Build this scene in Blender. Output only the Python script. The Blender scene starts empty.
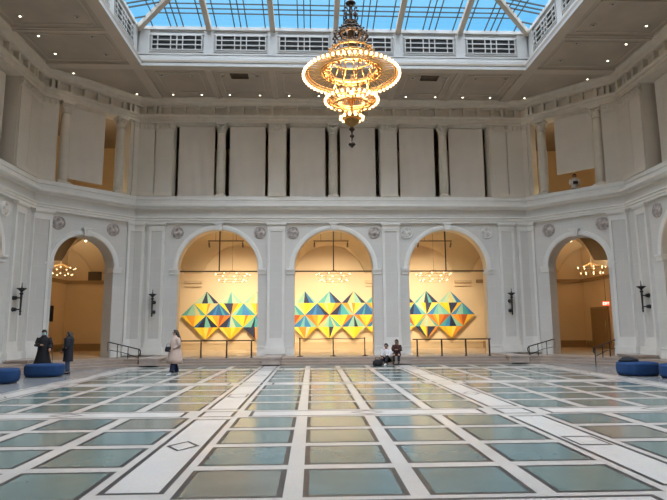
import bpy, math, random
from math import sin, cos, pi, sqrt, radians as R
from mathutils import Vector, Matrix
random.seed(7)
S = bpy.context.scene
COL = S.collection
V = Vector

# ------------------------------------------------------------------ materials
def mat(name, col, rough=.6, metal=0., spec=.5, emit=None, es=0., noise=0., nscale=6., bump=0.,
        bscale=20., brick=None, alpha=1., speck=None):
    m = bpy.data.materials.new(name); m.use_nodes = True
    nt = m.node_tree; N = nt.nodes; L = nt.links
    b = N['Principled BSDF']
    b.inputs['Base Color'].default_value = (*col, 1)
    b.inputs['Roughness'].default_value = rough
    b.inputs['Metallic'].default_value = metal
    b.inputs['Specular IOR Level'].default_value = spec
    if emit:
        b.inputs['Emission Color'].default_value = (*emit, 1)
        b.inputs['Emission Strength'].default_value = es
    src = None
    tc = N.new('ShaderNodeTexCoord')
    if noise or speck:
        n = N.new('ShaderNodeTexNoise'); n.inputs['Scale'].default_value = nscale
        n.inputs['Detail'].default_value = 5
        L.new(tc.outputs['Object'], n.inputs['Vector'])
        r = N.new('ShaderNodeValToRGB')
        r.color_ramp.elements[0].position = .3; r.color_ramp.elements[1].position = .7
        a = noise
        r.color_ramp.elements[0].color = (*[max(0, c*(1-a)) for c in col], 1)
        r.color_ramp.elements[1].color = (*[min(1, c*(1+a)) for c in col], 1)
        L.new(n.outputs['Fac'], r.inputs['Fac']); src = r.outputs['Color']
    if speck:
        n2 = N.new('ShaderNodeTexVoronoi'); n2.inputs['Scale'].default_value = speck[0]
        L.new(tc.outputs['Object'], n2.inputs['Vector'])
        r2 = N.new('ShaderNodeMix'); r2.data_type = 'RGBA'; r2.blend_type = 'MULTIPLY'
        r2.inputs[0].default_value = speck[1]
        L.new(src, r2.inputs[6]); L.new(n2.outputs['Color'], r2.inputs[7]); src = r2.outputs[2]
    if brick:
        w, h, mor, mc = brick
        mp = N.new('ShaderNodeCombineXYZ'); sp = N.new('ShaderNodeSeparateXYZ')
        L.new(tc.outputs['Object'], sp.inputs[0])
        L.new(sp.outputs['X'], mp.inputs['X']); L.new(sp.outputs['Z'], mp.inputs['Y'])
        bt = N.new('ShaderNodeTexBrick'); bt.inputs['Scale'].default_value = 1
        bt.inputs['Brick Width'].default_value = w; bt.inputs['Row Height'].default_value = h
        bt.inputs['Mortar Size'].default_value = mor; bt.inputs['Mortar Smooth'].default_value = .4
        c1 = tuple(c*1.015 for c in col); c2 = tuple(c*.965 for c in col)
        bt.inputs['Color1'].default_value = (*c1, 1); bt.inputs['Color2'].default_value = (*c2, 1)
        bt.inputs['Mortar'].default_value = (*mc, 1)
        L.new(mp.outputs[0], bt.inputs['Vector'])
        if src:
            mx = N.new('ShaderNodeMix'); mx.data_type = 'RGBA'; mx.inputs[0].default_value = .5
            L.new(src, mx.inputs[6]); L.new(bt.outputs['Color'], mx.inputs[7]); src = mx.outputs[2]
        else: src = bt.outputs['Color']
    if src: L.new(src, b.inputs['Base Color'])
    if bump:
        n3 = N.new('ShaderNodeTexNoise'); n3.inputs['Scale'].default_value = bscale
        n3.inputs['Detail'].default_value = 4
        L.new(tc.outputs['Object'], n3.inputs['Vector'])
        bm = N.new('ShaderNodeBump'); bm.inputs['Strength'].default_value = bump
        bm.inputs['Distance'].default_value = .03
        L.new(n3.outputs['Fac'], bm.inputs['Height']); L.new(bm.outputs[0], b.inputs['Normal'])
    return m

M = {}
WALLC = (.60, .585, .55)
M['wall'] = mat('painted_stone_wall', WALLC, .7, noise=.05, nscale=.7, brick=(1.45, .78, .012, (.70, .685, .65)))
M['pil'] = mat('painted_stone_pilaster', (.58, .565, .53), .65, noise=.05, nscale=.9, brick=(.62, .78, .010, (.68, .67, .63)))
M['trim'] = mat('white_plaster_trim', (.72, .705, .665), .55, noise=.04, nscale=2, bump=.05)
M['upper'] = mat('warm_plaster_upper', (.60, .55, .475), .7, noise=.05, nscale=.9, brick=(.85, .42, .008, (.64, .60, .54)))
M['upptrim'] = mat('warm_plaster_trim', (.62, .565, .48), .6, noise=.06, nscale=3, bump=.08)
M['blind'] = mat('pale_fabric_blind', (.68, .625, .555), .85, noise=.03, nscale=1.2)
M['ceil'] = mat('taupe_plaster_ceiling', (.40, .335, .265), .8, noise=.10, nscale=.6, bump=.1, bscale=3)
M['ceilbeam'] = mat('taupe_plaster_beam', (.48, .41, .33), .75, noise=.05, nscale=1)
M['lant'] = mat('white_lantern_paint', (.50, .485, .46), .5, noise=.02)
M['dark'] = mat('dark_void', (.03, .03, .035), .8)
M['slat'] = mat('dark_louvre', (.05, .055, .055), .6, noise=.1)
M['iron'] = mat('black_iron', (.018, .017, .016), .55, .2)
M['bronze'] = mat('dark_bronze', (.06, .035, .022), .4, .6)
M['gold'] = mat('gilded_brass', (.38, .215, .075), .48, 1., noise=.15, nscale=15)
M['dgold'] = mat('aged_bronze_filigree', (.045, .032, .022), .45, .7, noise=.25, nscale=20)
M['bulb'] = mat('warm_bulb_glass', (1, .85, .6), .3, emit=(1, .64, .30), es=3.2)
M['sbulb'] = mat('small_warm_bulb_glass', (1, .85, .6), .3, emit=(1, .72, .40), es=5)
M['lens'] = mat('downlight_lens_lit', (1, .95, .9), .3, emit=(1, .88, .70), es=6)
M['lensoff'] = mat('downlight_lens_unlit', (.06, .05, .045), .3)
M['dltrim'] = mat('downlight_trim', (.40, .35, .29), .5)
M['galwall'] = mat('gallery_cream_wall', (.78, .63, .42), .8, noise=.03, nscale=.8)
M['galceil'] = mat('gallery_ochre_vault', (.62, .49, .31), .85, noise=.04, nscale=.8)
M['chwall'] = mat('gallery_tan_wall', (.62, .42, .20), .85, noise=.05, nscale=.8)
M['galfloor'] = mat('gallery_stone_floor', (.62, .50, .36), .22, noise=.06, nscale=2)
M['galtrim'] = mat('gallery_stone_band', (.36, .25, .13), .6)  # darker copy, dim corner light put into the colour; door frame shares it
M['galband_lit'] = mat('gallery_lit_band', (.62, .49, .31), .6)  # same band, brighter light of the back gallery put into the colour
M['track'] = mat('brown_track_metal', (.16, .11, .06), .5)
M['step'] = mat('grey_brown_step_stone', (.31, .25, .21), .45, noise=.12, nscale=2.2)
M['pink'] = mat('pinkish_marble_block', (.37, .31, .275), .5, noise=.14, nscale=2.0)
M['white'] = mat('white_terrazzo', (.47, .445, .42), .28, noise=.10, nscale=.8, speck=(60, .16))
M['panel'] = mat('white_mosaic_panel', (.52, .50, .48), .30, noise=.08, nscale=.6, speck=(45, .14))
M['darkline'] = mat('black_marble_line', (.022, .021, .022), .35, noise=.3, nscale=5)
M['border'] = mat('grey_stone_border', (.24, .25, .26), .20, noise=.12, nscale=1.1)
M['glassA'] = mat('teal_glass_floor', (.115, .168, .158), .16, noise=.10, nscale=1.3)
M['glassB'] = mat('blue_glass_floor', (.105, .170, .175), .16, noise=.10, nscale=1.3)
M['glassC'] = mat('olive_glass_floor', (.150, .160, .138), .17, noise=.12, nscale=1.3)
M['otto'] = mat('royal_blue_upholstery', (.003, .036, .125), .85, noise=.12, nscale=9, bump=.15, bscale=60)
M['skin'] = mat('skin_medium', (.40, .22, .14), .55)
M['skin2'] = mat('skin_light', (.55, .34, .24), .55)
M['hair'] = mat('black_hair', (.012, .010, .010), .5, bump=.3, bscale=60)
M['black'] = mat('black_cloth', (.006, .006, .009), .85, bump=.3, bscale=25)
M['navy'] = mat('dark_navy_cloth', (.006, .008, .015), .8, bump=.3, bscale=25)
M['jeans'] = mat('blue_denim', (.045, .075, .14), .9, noise=.2, nscale=30)
M['djeans'] = mat('dark_blue_denim', (.015, .025, .07), .9, noise=.2, nscale=30)
M['coat'] = mat('pale_pink_wool', (.50, .385, .335), .9, noise=.06, nscale=12)
M['brown'] = mat('maroon_brown_cloth', (.055, .018, .014), .9, noise=.2, nscale=12)
M['whitec'] = mat('white_cloth', (.62, .62, .64), .85, noise=.05)
M['mask'] = mat('light_blue_mask', (.42, .68, .74), .8)
M['shoe'] = mat('black_shoe_leather', (.012, .012, .014), .4)
M['wshoe'] = mat('white_trainer', (.70, .72, .76), .5)
M['eye'] = mat('dark_eye', (.01, .01, .01), .2)
M['exit'] = mat('exit_sign_red', (.8, .05, .03), .4, emit=(1, .05, .03), es=2.2)
M['exitw'] = mat('exit_sign_letters', (.9, .8, .7), .4, emit=(1, .75, .65), es=2.5)
M['door'] = mat('taupe_door_paint', (.30, .20, .10), .6, noise=.04)
M['doorh'] = mat('brass_pull', (.9, .8, .55), .25, 1.)
M['ventb'] = mat('brown_vent_metal', (.10, .07, .045), .6)
M['roundel'] = mat('mottled_marble_relief', (.42, .37, .34), .6, noise=.45, nscale=7, bump=.6, bscale=9)
M['roundelL'] = mat('pale_marble_relief', (.60, .57, .53), .6, noise=.25, nscale=7, bump=.6, bscale=9)
M['screen'] = mat('black_screen', (.008, .008, .010), .8)

def glassmat():
    m = bpy.data.materials.new('skylight_glass'); m.use_nodes = True
    nt = m.node_tree; nt.nodes.clear(); N = nt.nodes; L = nt.links
    o = N.new('ShaderNodeOutputMaterial'); mx = N.new('ShaderNodeMixShader')
    t = N.new('ShaderNodeBsdfTransparent'); g = N.new('ShaderNodeBsdfGlossy')
    t.inputs['Color'].default_value = (.93, .97, 1, 1); g.inputs['Roughness'].default_value = .1
    mx.inputs[0].default_value = .06
    L.new(t.outputs[0], mx.inputs[1]); L.new(g.outputs[0], mx.inputs[2]); L.new(mx.outputs[0], o.inputs[0])
    return m
M['sky_glass'] = glassmat()

# ------------------------------------------------------------------ mesh builder
class MB:
    def __init__(s): s.v = []; s.f = []; s.m = []; s.sm = []
    def poly(s, pts, mi=0, smooth=False):
        n = len(s.v); s.v += [tuple(p) for p in pts]
        s.f.append(tuple(range(n, n+len(pts)))); s.m.append(mi); s.sm.append(smooth)
    def grid(s, rows, mi=0, closed_u=False, closed_v=False, smooth=True, cap=False):
        n = len(s.v); nu = len(rows[0]); nv = len(rows)
        for r in rows: s.v += [tuple(p) for p in r]
        for j in range(nv if closed_v else nv-1):
            for i in range(nu if closed_u else nu-1):
                a = n+j*nu+i; b = n+j*nu+(i+1) % nu
                c = n+((j+1) % nv)*nu+(i+1) % nu; d = n+((j+1) % nv)*nu+i
                s.f.append((a, b, c, d)); s.m.append(mi); s.sm.append(smooth)
        if cap:
            s.f.append(tuple(n+i for i in range(nu))[::-1]); s.m.append(mi); s.sm.append(False)
            s.f.append(tuple(n+(nv-1)*nu+i for i in range(nu))); s.m.append(mi); s.sm.append(False)
        return s
    def box(s, x0, x1, y0, y1, z0, z1, mi=0):
        P = [(x0, y0, z0), (x1, y0, z0), (x1, y1, z0), (x0, y1, z0), (x0, y0, z1), (x1, y0, z1), (x1, y1, z1), (x0, y1, z1)]
        n = len(s.v); s.v += P
        for q in ((0, 3, 2, 1), (4, 5, 6, 7), (0, 1, 5, 4), (1, 2, 6, 5), (2, 3, 7, 6), (3, 0, 4, 7)):
            s.f.append(tuple(n+i for i in q)); s.m.append(mi); s.sm.append(False)
        return s
    def lathe(s, prof, c=(0, 0, 0), seg=24, mi=0, smooth=True):
        rows = []
        for r, z in prof:
            rows.append([(c[0]+r*cos(2*pi*i/seg), c[1]+r*sin(2*pi*i/seg), c[2]+z) for i in range(seg)])
        return s.grid(rows, mi, closed_u=True, smooth=smooth, cap=True)
    def tube(s, pts, r, seg=8, mi=0, r2=None):
        pts = [V(p) for p in pts]; rows = []; n = len(pts); up = None
        for i, p in enumerate(pts):
            d = (pts[min(i+1, n-1)]-pts[max(i-1, 0)]).normalized()
            a = V((0, 0, 1)) if abs(d.z) < .9 else V((1, 0, 0))
            if up is not None: a = up
            x = a.cross(d).normalized(); y = d.cross(x).normalized(); up = y
            rr = r if r2 is None else r+(r2-r)*i/(n-1)
            rows.append([p+x*rr*cos(2*pi*k/seg)+y*rr*sin(2*pi*k/seg) for k in range(seg)])
        return s.grid(rows, mi, closed_u=True, cap=True)
    def sphere(s, c, r, seg=10, rings=7, mi=0, sc=(1, 1, 1)):
        rows = []
        for j in range(rings+1):
            t = -pi/2+pi*j/rings; t = max(-1.56, min(1.56, t))
            rows.append([(c[0]+sc[0]*r*cos(t)*cos(2*pi*i/seg), c[1]+sc[1]*r*cos(t)*sin(2*pi*i/seg), c[2]+sc[2]*r*sin(t)) for i in range(seg)])
        return s.grid(rows, mi, closed_u=True, cap=True)
    def torus(s, c, Rr, r, seg=48, ts=8, mi=0, zs=1.):
        rows = []
        for i in range(seg):
            a = 2*pi*i/seg
            rows.append([(c[0]+(Rr+r*cos(2*pi*k/ts))*cos(a), c[1]+(Rr+r*cos(2*pi*k/ts))*sin(a), c[2]+r*zs*sin(2*pi*k/ts)) for k in range(ts)])
        return s.grid(rows, mi, closed_u=True, closed_v=True)
    def obj(s, name, mats, parent=None, loc=None, rot=0., mw=None, kind=None, label=None, cat=None, group=None):
        me = bpy.data.meshes.new(name); me.from_pydata(s.v, [], s.f)
        if not isinstance(mats, (list, tuple)): mats = [mats]
        for m in mats: me.materials.append(M[m])
        me.polygons.foreach_set('material_index', s.m); me.polygons.foreach_set('use_smooth', s.sm)
        me.update()
        o = bpy.data.objects.new(name, me); COL.objects.link(o)
        if parent: o.parent = parent
        if loc: o.location = loc
        if rot: o.rotation_euler[2] = rot
        if mw is not None: o.matrix_world = mw
        tag(o, label, cat, group, kind)
        return o
def tag(o, label=None, cat=None, group=None, kind=None):
    if kind: o['kind'] = kind
    if label: o['label'] = label
    if cat: o['category'] = cat
    if group: o['group'] = group
def empty(name, loc, rot=0., label=None, cat=None, group=None, mw=None, kind=None):
    o = bpy.data.objects.new(name, None); COL.objects.link(o); o.empty_display_size = .2
    if mw is not None: o.matrix_world = mw
    else: o.location = loc; o.rotation_euler[2] = rot
    tag(o, label, cat, group, kind)
    return o
def copy_tree(o, parent=None):
    c = o.copy(); COL.objects.link(c); c.parent = parent
    for ch in list(o.children): copy_tree(ch, c)
    return c

# ------------------------------------------------------------------ plan of the court
XW, YB, XC, YS, YF = 14.25, 29.2, 10.67, 25.62, 4.28
PLAT = .33; YCEN = 14.95
def frame(ox, oy, a): return Matrix.Translation((ox, oy, 0)) @ Matrix.Rotation(a, 4, 'Z')
F_back = frame(0, YB, 0)
F_chr = frame((XC+XW)/2, (YB+YS)/2, -pi/4)
F_chl = frame(-(XC+XW)/2, (YB+YS)/2, pi/4)
F_r = frame(XW, (YS+YF)/2, -pi/2)
F_l = frame(-XW, (YS+YF)/2, pi/2)
HALF_B = XC; HALF_S = (YS-YF)/2; HALF_C = 5.06/2
BAY = 6.18; T = 1.0
SEGS = dict(back=(F_back, HALF_B, [-BAY, 0, BAY], 2.12, 4.90), left=(F_l, HALF_S, [-BAY, 0, BAY], 2.12, 4.90),
            right=(F_r, HALF_S, [-BAY, 0, BAY], 2.12, 4.90), chl=(F_chl, HALF_C, [0], 1.48, 4.92), chr=(F_chr, HALF_C, [0], 1.48, 4.92))
Z1 = 8.3; ZP = 8.84; ZO = 13.02; ZC = 14.3

def arch_wall(F, half, centres, r, zs, name):
    T = .62 if name == 'wall_back' else 1.0
    b = MB(); edges = []
    n = 40
    z1 = Z1
    x = -half
    for c in centres:
        b.box(x, c-r, 0, T, 0, zs)           # pier
        pts = [(c-r*cos(pi*i/n), zs+r*sin(pi*i/n)) for i in range(n+1)]
        for (xa, za), (xb, zb) in zip(pts, pts[1:]):
            b.poly([(xa, 0, za), (xb, 0, zb), (xb, 0, z1), (xa, 0, z1)])
            b.poly([(xa, T, za), (xa, T, z1), (xb, T, z1), (xb, T, zb)])
            b.poly([(xa, 0, za), (xa, T, za), (xb, T, zb), (xb, 0, zb)], 1, smooth=True)
        x = c+r
    b.box(x, half, 0, T, 0, zs)
    if name == 'wall_back':
        for c in centres:
            for e, d in ((c-r, .012), (c+r, -.012)): b.box(*sorted((e, e+d)), .12, T+.01, .33, zs-.31, 1)  # cream skins on the jambs, warm gallery light put into their colour
    # solid fill over piers
    x = -half
    for c in centres+[None]:
        e = (c-r) if c is not None else half
        b.box(x, e, 0, T, zs, z1)
        if c is not None: x = c+r
    return b.obj(name, ['wall', 'galwall'] if name == 'wall_back' else ['wall', 'wall'], mw=F, kind='structure')
arch_wall(*SEGS['back'], 'wall_back'); arch_wall(*SEGS['left'], 'wall_left'); arch_wall(*SEGS['right'], 'wall_right')
arch_wall(*SEGS['chl'], 'wall_back_left_corner'); arch_wall(*SEGS['chr'], 'wall_back_right_corner')

TRIM = [0]
def tn():
    TRIM[0] += 1; return 'trim_%d' % TRIM[0]

# archivolts, imposts, keystones : one trim object per arch
def archivolt(F, c, r, zs):
    b = MB(); n = 40
    prof = [(0.0, .02), (0.0, -.07), (.07, -.10), (.18, -.10), (.21, -.06), (.26, -.055), (.26, .02)]
    rows = []
    for dr, dy in prof:
        rows.append([(c-(r+dr)*cos(pi*i/n), dy, zs+(r+dr)*sin(pi*i/n)) for i in range(n+1)])
    b.grid(rows, smooth=False)
    for sx in (-1, 1):
        e = c+sx*r
        xa, xb = (e-.0, e+.42) if sx > 0 else (e-.42, e)
        b.box(xa-.02*(sx > 0), xb+.02*(sx < 0), -.12, .02, zs-.09, zs+.0)
        b.box(xa, xb, -.08, .02, zs-.17, zs-.09)
        b.box(xa, xb, -.05, .02, zs-.30, zs-.17)
        # impost returns inside the reveal
        xi = e-.03 if sx > 0 else e
        b.box(xi, xi+.03, -.05, .6, zs-.26, zs-.02)
    # keystone
    zt = zs+r+.30
    fr_ = [(c-.14, zs+r-.06), (c+.14, zs+r-.06), (c+.20, zt), (c-.20, zt)]
    b.grid([[(x, -.24, z) for x, z in fr_], [(x, .02, z) for x, z in fr_]], closed_u=True, smooth=False, cap=True)
    b.box(c-.25, c+.25, -.28, .02, zt-.02, zt+.05)
    b.box(c-.08, c+.08, -.29, -.2, zs+r+.0, zs+r+.22)
    b.obj(tn(), 'trim', mw=F, kind='structure')
for k in SEGS:
    F, half, cs, r, zs = SEGS[k]
    for c in cs: archivolt(F, c, r, zs)

# lower pilasters (each its own trim with capital and base)
def pilaster(F, x0, x1, kind='low', proj=.16, y0=0.):
    w = x1-x0
    if kind == 'low':
        za, zb = 1.02, 7.02; fr = .13
        b = MB(); b.box(x0+.02, x1-.02, -proj+.05, y0+.02, za-.3, zb+.1)
        b.box(x0, x0+fr, -proj, y0, za, zb, 1); b.box(x1-fr, x1, -proj, y0, za, zb, 1)
        b.box(x0+fr, x1-fr, -proj, y0, za, za+.22, 1); b.box(x0+fr, x1-fr, -proj, y0, zb-.1, zb, 1)
        o = b.obj(tn(), ['pil', 'trim'], mw=F, kind='structure')
        c = MB()
        c.box(x0-.02, x1+.02, -proj-.02, y0, 7.02, 7.12); c.box(x0-.0, x1+.0, -proj-.0, y0, 7.12, 7.22)
        c.box(x0-.05, x1+.05, -proj-.06, y0, 7.22, 7.27); c.box(x0-.08, x1+.08, -proj-.10, y0, 7.27, 7.37)
        q = c.obj('capital', 'trim', parent=o)
        c = MB()
        c.box(x0-.03, x1+.03, -proj-.03, y0, .80, 1.02); c.box(x0-.06, x1+.06, -proj-.07, y0, .72, .80)
        c.box(x0-.09, x1+.09, -proj-.12, y0, .42, .72)
        c.obj('base', 'trim', parent=o)
    else:
        b = MB(); b.box(x0, x1, -proj, y0, ZP, 12.55)
        o = b.obj(tn(), 'upper', mw=F, kind='structure')
        c = MB()
        c.box(x0-.05, x1+.05, -proj-.05, y0, ZP, ZP+.14); c.box(x0-.03, x1+.03, -proj-.03, y0, ZP+.14, ZP+.22)
        c.obj('base', 'upptrim', parent=o)
        c = MB(); capital_leaves(c, x0, x1, -proj, y0)
        c.obj('capital', 'upptrim', parent=o)
    return o
def leaf(c, x, y, z, w, h, d):
    # curled acanthus-like leaf facing -y
    rows = []
    for j in range(6):
        t = j/5; zz = z+h*t; out = d*(t**3); ww = w*(1-.35*t)*.5
        if j == 5: zz -= h*.08; out += d*.3
        rows.append([(x-ww, y-out+.01, zz), (x, y-out-.02, zz), (x+ww, y-out+.01, zz)])
    c.grid(rows)
def capital_leaves(c, x0, x1, y, y1):
    w = x1-x0
    c.box(x0-.01, x1+.01, y-.01, y1, 12.50, 12.56)
    c.box(x0+.01, x1-.01, y+.01, y1, 12.56, 12.94)
    n = max(3, int(w/.2))
    for row, (zz, h) in enumerate(((12.56, .17), (12.64, .20))):
        for i in range(n+(row == 0)):
            xx = x0+w*(i+(.5 if row else 0))/n
            leaf(c, xx, y, zz, w/n*.95, h, .07)
    for sx in (-1, 1):
        xx = (x0+x1)/2+sx*(w/2-.06)
        rows = []
        for k in range(8):
            a = 2*pi*k/8; rows.append((xx+.075*cos(a), y-.05, 12.86+.075*sin(a)))
        c.poly(rows); c.grid([[(p[0], y-.05, p[2]) for p in rows+[rows[0]]], [(p[0], y+.03, p[2]) for p in rows+[rows[0]]]])
    c.box(x0-.09, x1+.09, y-.10, y1, 12.94, 13.02)

for fk, cen in (('back', 0), ('left', 0), ('right', 0)):
    F = SEGS[fk][0]
    for x in (-BAY/2, BAY/2): pilaster(F, x-.46, x+.46)
    for s in (-1, 1):
        xs = sorted((s*9.02, s*9.86)); pilaster(F, *xs)
        for x in ((s*8.80, s*9.68),): pilaster(F, *sorted(x), kind='up', proj=.10)
    for x in (-BAY/2, BAY/2): pilaster(F, x-.43, x+.43, kind='up', proj=.10)

# corner pilasters bent round the angles
def bent(sgn, corner, dirA, dirB, la, lb, kind, proj):
    # corner point, unit directions along the two walls away from the corner
    C = V((*corner, 0)); A = V((*dirA, 0)); B = V((*dirB, 0))
    inn = V((0, YCEN, 0))-C
    def nrm(d):
        n = V((-d.y, d.x, 0)); return n if n.dot(inn) > 0 else -n
    nA, nB = nrm(A), nrm(B)
    def ring(p, ea=0.):
        bis = (nA+nB).normalized(); k = p/bis.dot(nA)
        return [C+A*(la+ea), C+A*(la+ea)+nA*p, C+bis*k, C+B*(lb+ea)+nB*p, C+B*(lb+ea), C]
    def slab(b, p, z0, z1, e=0., mi=0):
        rg = ring(p, e)
        b.grid([[(q.x, q.y, z0) for q in rg], [(q.x, q.y, z1) for q in rg]], mi, closed_u=True, smooth=False, cap=True)
    b = MB()
    if kind == 'low':
        slab(b, proj-.05, .9, 7.1, -.02)
        fr = .12
        for (D, nn, L_) in ((A, nA, la), (B, nB, lb)):
            for s0, s1 in ((L_-fr, L_),):
                for_ = [C+D*s0, C+D*s1, C+D*s1+nn*proj, C+D*s0+nn*proj]
                b.grid([[(q.x, q.y, 1.24) for q in for_], [(q.x, q.y, 6.92) for q in for_]], 1, closed_u=True, smooth=False, cap=True)
        slab(b, proj, 1.02, 1.24, 0, 1); slab(b, proj, 6.92, 7.02, 0, 1)
        o = b.obj(tn(), ['pil', 'trim'], kind='structure')
        c = MB(); slab(c, proj+.0, 7.02, 7.22, .02); slab(c, proj+.06, 7.22, 7.27, .05); slab(c, proj+.10, 7.27, 7.37, .08)
        c.obj('capital', 'trim', parent=o)
        c = MB(); slab(c, proj+.03, .8, 1.02, .03); slab(c, proj+.12, .42, .8, .09)
        c.obj('base', 'trim', parent=o)
    else:
        slab(b, proj, ZP, 12.5)
        o = b.obj(tn(), 'upper', kind='structure')
        c = MB(); slab(c, proj+.05, ZP, ZP+.14, .05); slab(c, proj+.03, ZP+.14, ZP+.22, .03)
        c.obj('base', 'upptrim', parent=o)
        c = MB(); slab(c, proj+.02, 12.5, 12.56, .01); slab(c, proj+.01, 12.56, 12.94, 0); slab(c, proj+.10, 12.94, 13.02, .08)
        for (D, nn, L_) in ((A, nA, la), (B, nB, lb)):
            n = max(1, int(L_/.2)); ang = math.atan2(nn.y, nn.x)+pi/2
            for i in range(n):
                tmp = MB(); leaf(tmp, 0, 0, 12.56, .18, .2, .08); leaf(tmp, 0, 0, 12.68, .15, .2, .07)
                P = C+D*(L_*(i+.5)/n)+nn*proj
                Mx = Matrix.Translation(P) @ Matrix.Rotation(ang, 4, 'Z')
                k0 = len(c.v)
                c.v += [tuple(Mx @ V(q)) for q in tmp.v]
                c.f += [tuple(k0+i2 for i2 in f) for f in tmp.f]; c.m += tmp.m; c.sm += tmp.sm
        c.obj('capital', 'upptrim', parent=o)
q = sqrt(.5)
for s in (-1, 1):
    bent(s, (s*XC, YB), (-s, 0), (s*q, -q), .58, .40, 'low', .14)
    bent(s, (s*XC, YB), (-s, 0), (s*q, -q), .90, .30, 'up', .09)
    bent(s, (s*XW, YS), (0, -1), (-s*q, q), .08, .86, 'low', .14)
    bent(s, (s*XW, YS), (0, -1), (-s*q, q), .95, .78, 'up', .09)

# swept mouldings round the court
PATH = [(-XW, YF-.5), (-XW, YS), (-XC, YB), (XC, YB), (XW, YS), (XW, YF-.5)]
def sweep(path, prof, closed=False, inward=1):
    n = len(path); P = [V((*p, 0)) for p in path]; offs = []
    for i in range(n):
        def nn(a, b):
            d = (b-a).normalized(); return V((d.y, -d.x, 0))*inward
        if closed: n1 = nn(P[i-1], P[i]); n2 = nn(P[i], P[(i+1) % n])
        else:
            n1 = nn(P[max(i-1, 0)], P[max(i-1, 0)+1]); n2 = nn(P[min(i, n-2)], P[min(i, n-2)+1])
        bis = (n1+n2).normalized(); offs.append(bis/bis.dot(n1))
    rows = [[(P[i]+offs[i]*d)[:2]+(z,) for i in range(n)] for d, z in prof]
    return rows
b = MB()
prof = [(-.02, 7.37), (.16, 7.37), (.16, 7.47), (.21, 7.49), (.21, 7.58), (.27, 7.62), (.27, 7.68), (.10, 7.70), (.06, 7.72)]
b.grid(sweep(PATH, prof), smooth=False)
prof = [(.06, 7.72), (.06, 8.12)]
b.grid(sweep(PATH, prof), 1, smooth=False)
prof = [(.06, 8.12), (.11, 8.13), (.13, 8.17), (.34, 8.19), (.38, 8.20), (.44, 8.24), (.44, 8.33), (.40, 8.35), (.05, 8.41), (.05, 8.62), (.09, 8.64), (.09, 8.84), (-.7, 8.84), (-.7, 8.3)]
b.grid(sweep(PATH, prof), smooth=False)
b.obj(tn(), ['trim', 'wall'], kind='structure')
# top entablature
b = MB()
prof = [(-.75, 14.3), (-.75, 13.02), (.13, 13.02), (.13, 13.16), (.17, 13.18), (.17, 13.33), (.22, 13.36), (.22, 13.40), (.01, 13.41), (.01, 13.92), (.20, 13.94), (.24, 14.0), (.40, 14.06), (.46, 14.18), (.52, 14.22), (.52, 14.3)]
b.grid(sweep(PATH, prof), smooth=False)
def frieze_bars(F, half, xs):
    for x, w in xs:
        m0 = MB(); m0.box(x-w/2, x+w/2, -.25, -.0, 13.45, 13.87)
        k0 = len(b.v); b.v += [tuple(F @ V(p)) for p in m0.v]
        b.f += [tuple(k0+i for i in f) for f in m0.f]; b.m += m0.m; b.sm += m0.sm
for fk in ('back', 'left', 'right'):
    F, half = SEGS[fk][:2]
    xs = []
    for k in range(-1, 2):
        for j in range(8):
            xs.append((k*BAY-BAY/2+.30+(BAY-.6)*j/7*1.0, .15))
    for s in (-1, 1):
        for x in (9.5, 9.75, 10.3): xs.append((s*x, .14))
    frieze_bars(F, half, [x for x in xs if abs(x[0]) < half-.3])
for fk in ('chl', 'chr'):
    frieze_bars(SEGS[fk][0], HALF_C, [(-2.1, .14), (-1.85, .12), (-1.2, .15), (-.52, .15), (.17, .15), (.86, .15), (1.55, .15), (1.9, .12), (2.15, .12)])
for zz in ((13.40, 13.45), (13.87, 13.92)):
    b.grid(sweep(PATH, [(.01, zz[0]), (.235, zz[0]), (.235, zz[1]), (.01, zz[1])]), smooth=False)
b.obj(tn(), 'upptrim', kind='structure')

# upper wall piers behind the upper pilasters
def upier(F, x0, x1, y1=.7):
    b = MB(); b.box(x0, x1, 0, y1, Z1, ZO+.05); return b
for fk, nm in (('back', 'wall_upper_back'), ('left', 'wall_upper_left'), ('right', 'wall_upper_right')):
    F = SEGS[fk][0]; b = MB()
    for x in (-BAY/2, BAY/2): b.box(x-.48, x+.48, 0, .7, Z1+.1, ZO+.05)
    for s in (-1, 1):
        xs = sorted((s*8.76, s*(XC+.3 if fk == 'back' else HALF_S+.3))); b.box(xs[0], xs[1], 0, .7, Z1+.1, ZO+.05)
    b.obj(nm, 'upper', mw=F, kind='structure')
for fk, nm in (('chl', 'wall_upper_back_left_corner'), ('chr', 'wall_upper_back_right_corner')):
    F = SEGS[fk][0]; b = MB()
    far = 1 if fk == 'chl' else -1      # local x pointing to the back wall
    xs = sorted((far*2.06, far*2.7)); b.box(*xs, 0, .7, Z1+.1, ZO+.05)
    xs = sorted((-far*1.66, -far*2.7)); b.box(*xs, 0, .7, Z1+.1, ZO+.05)
    b.obj(nm, 'upper', mw=F, kind='structure')

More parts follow.
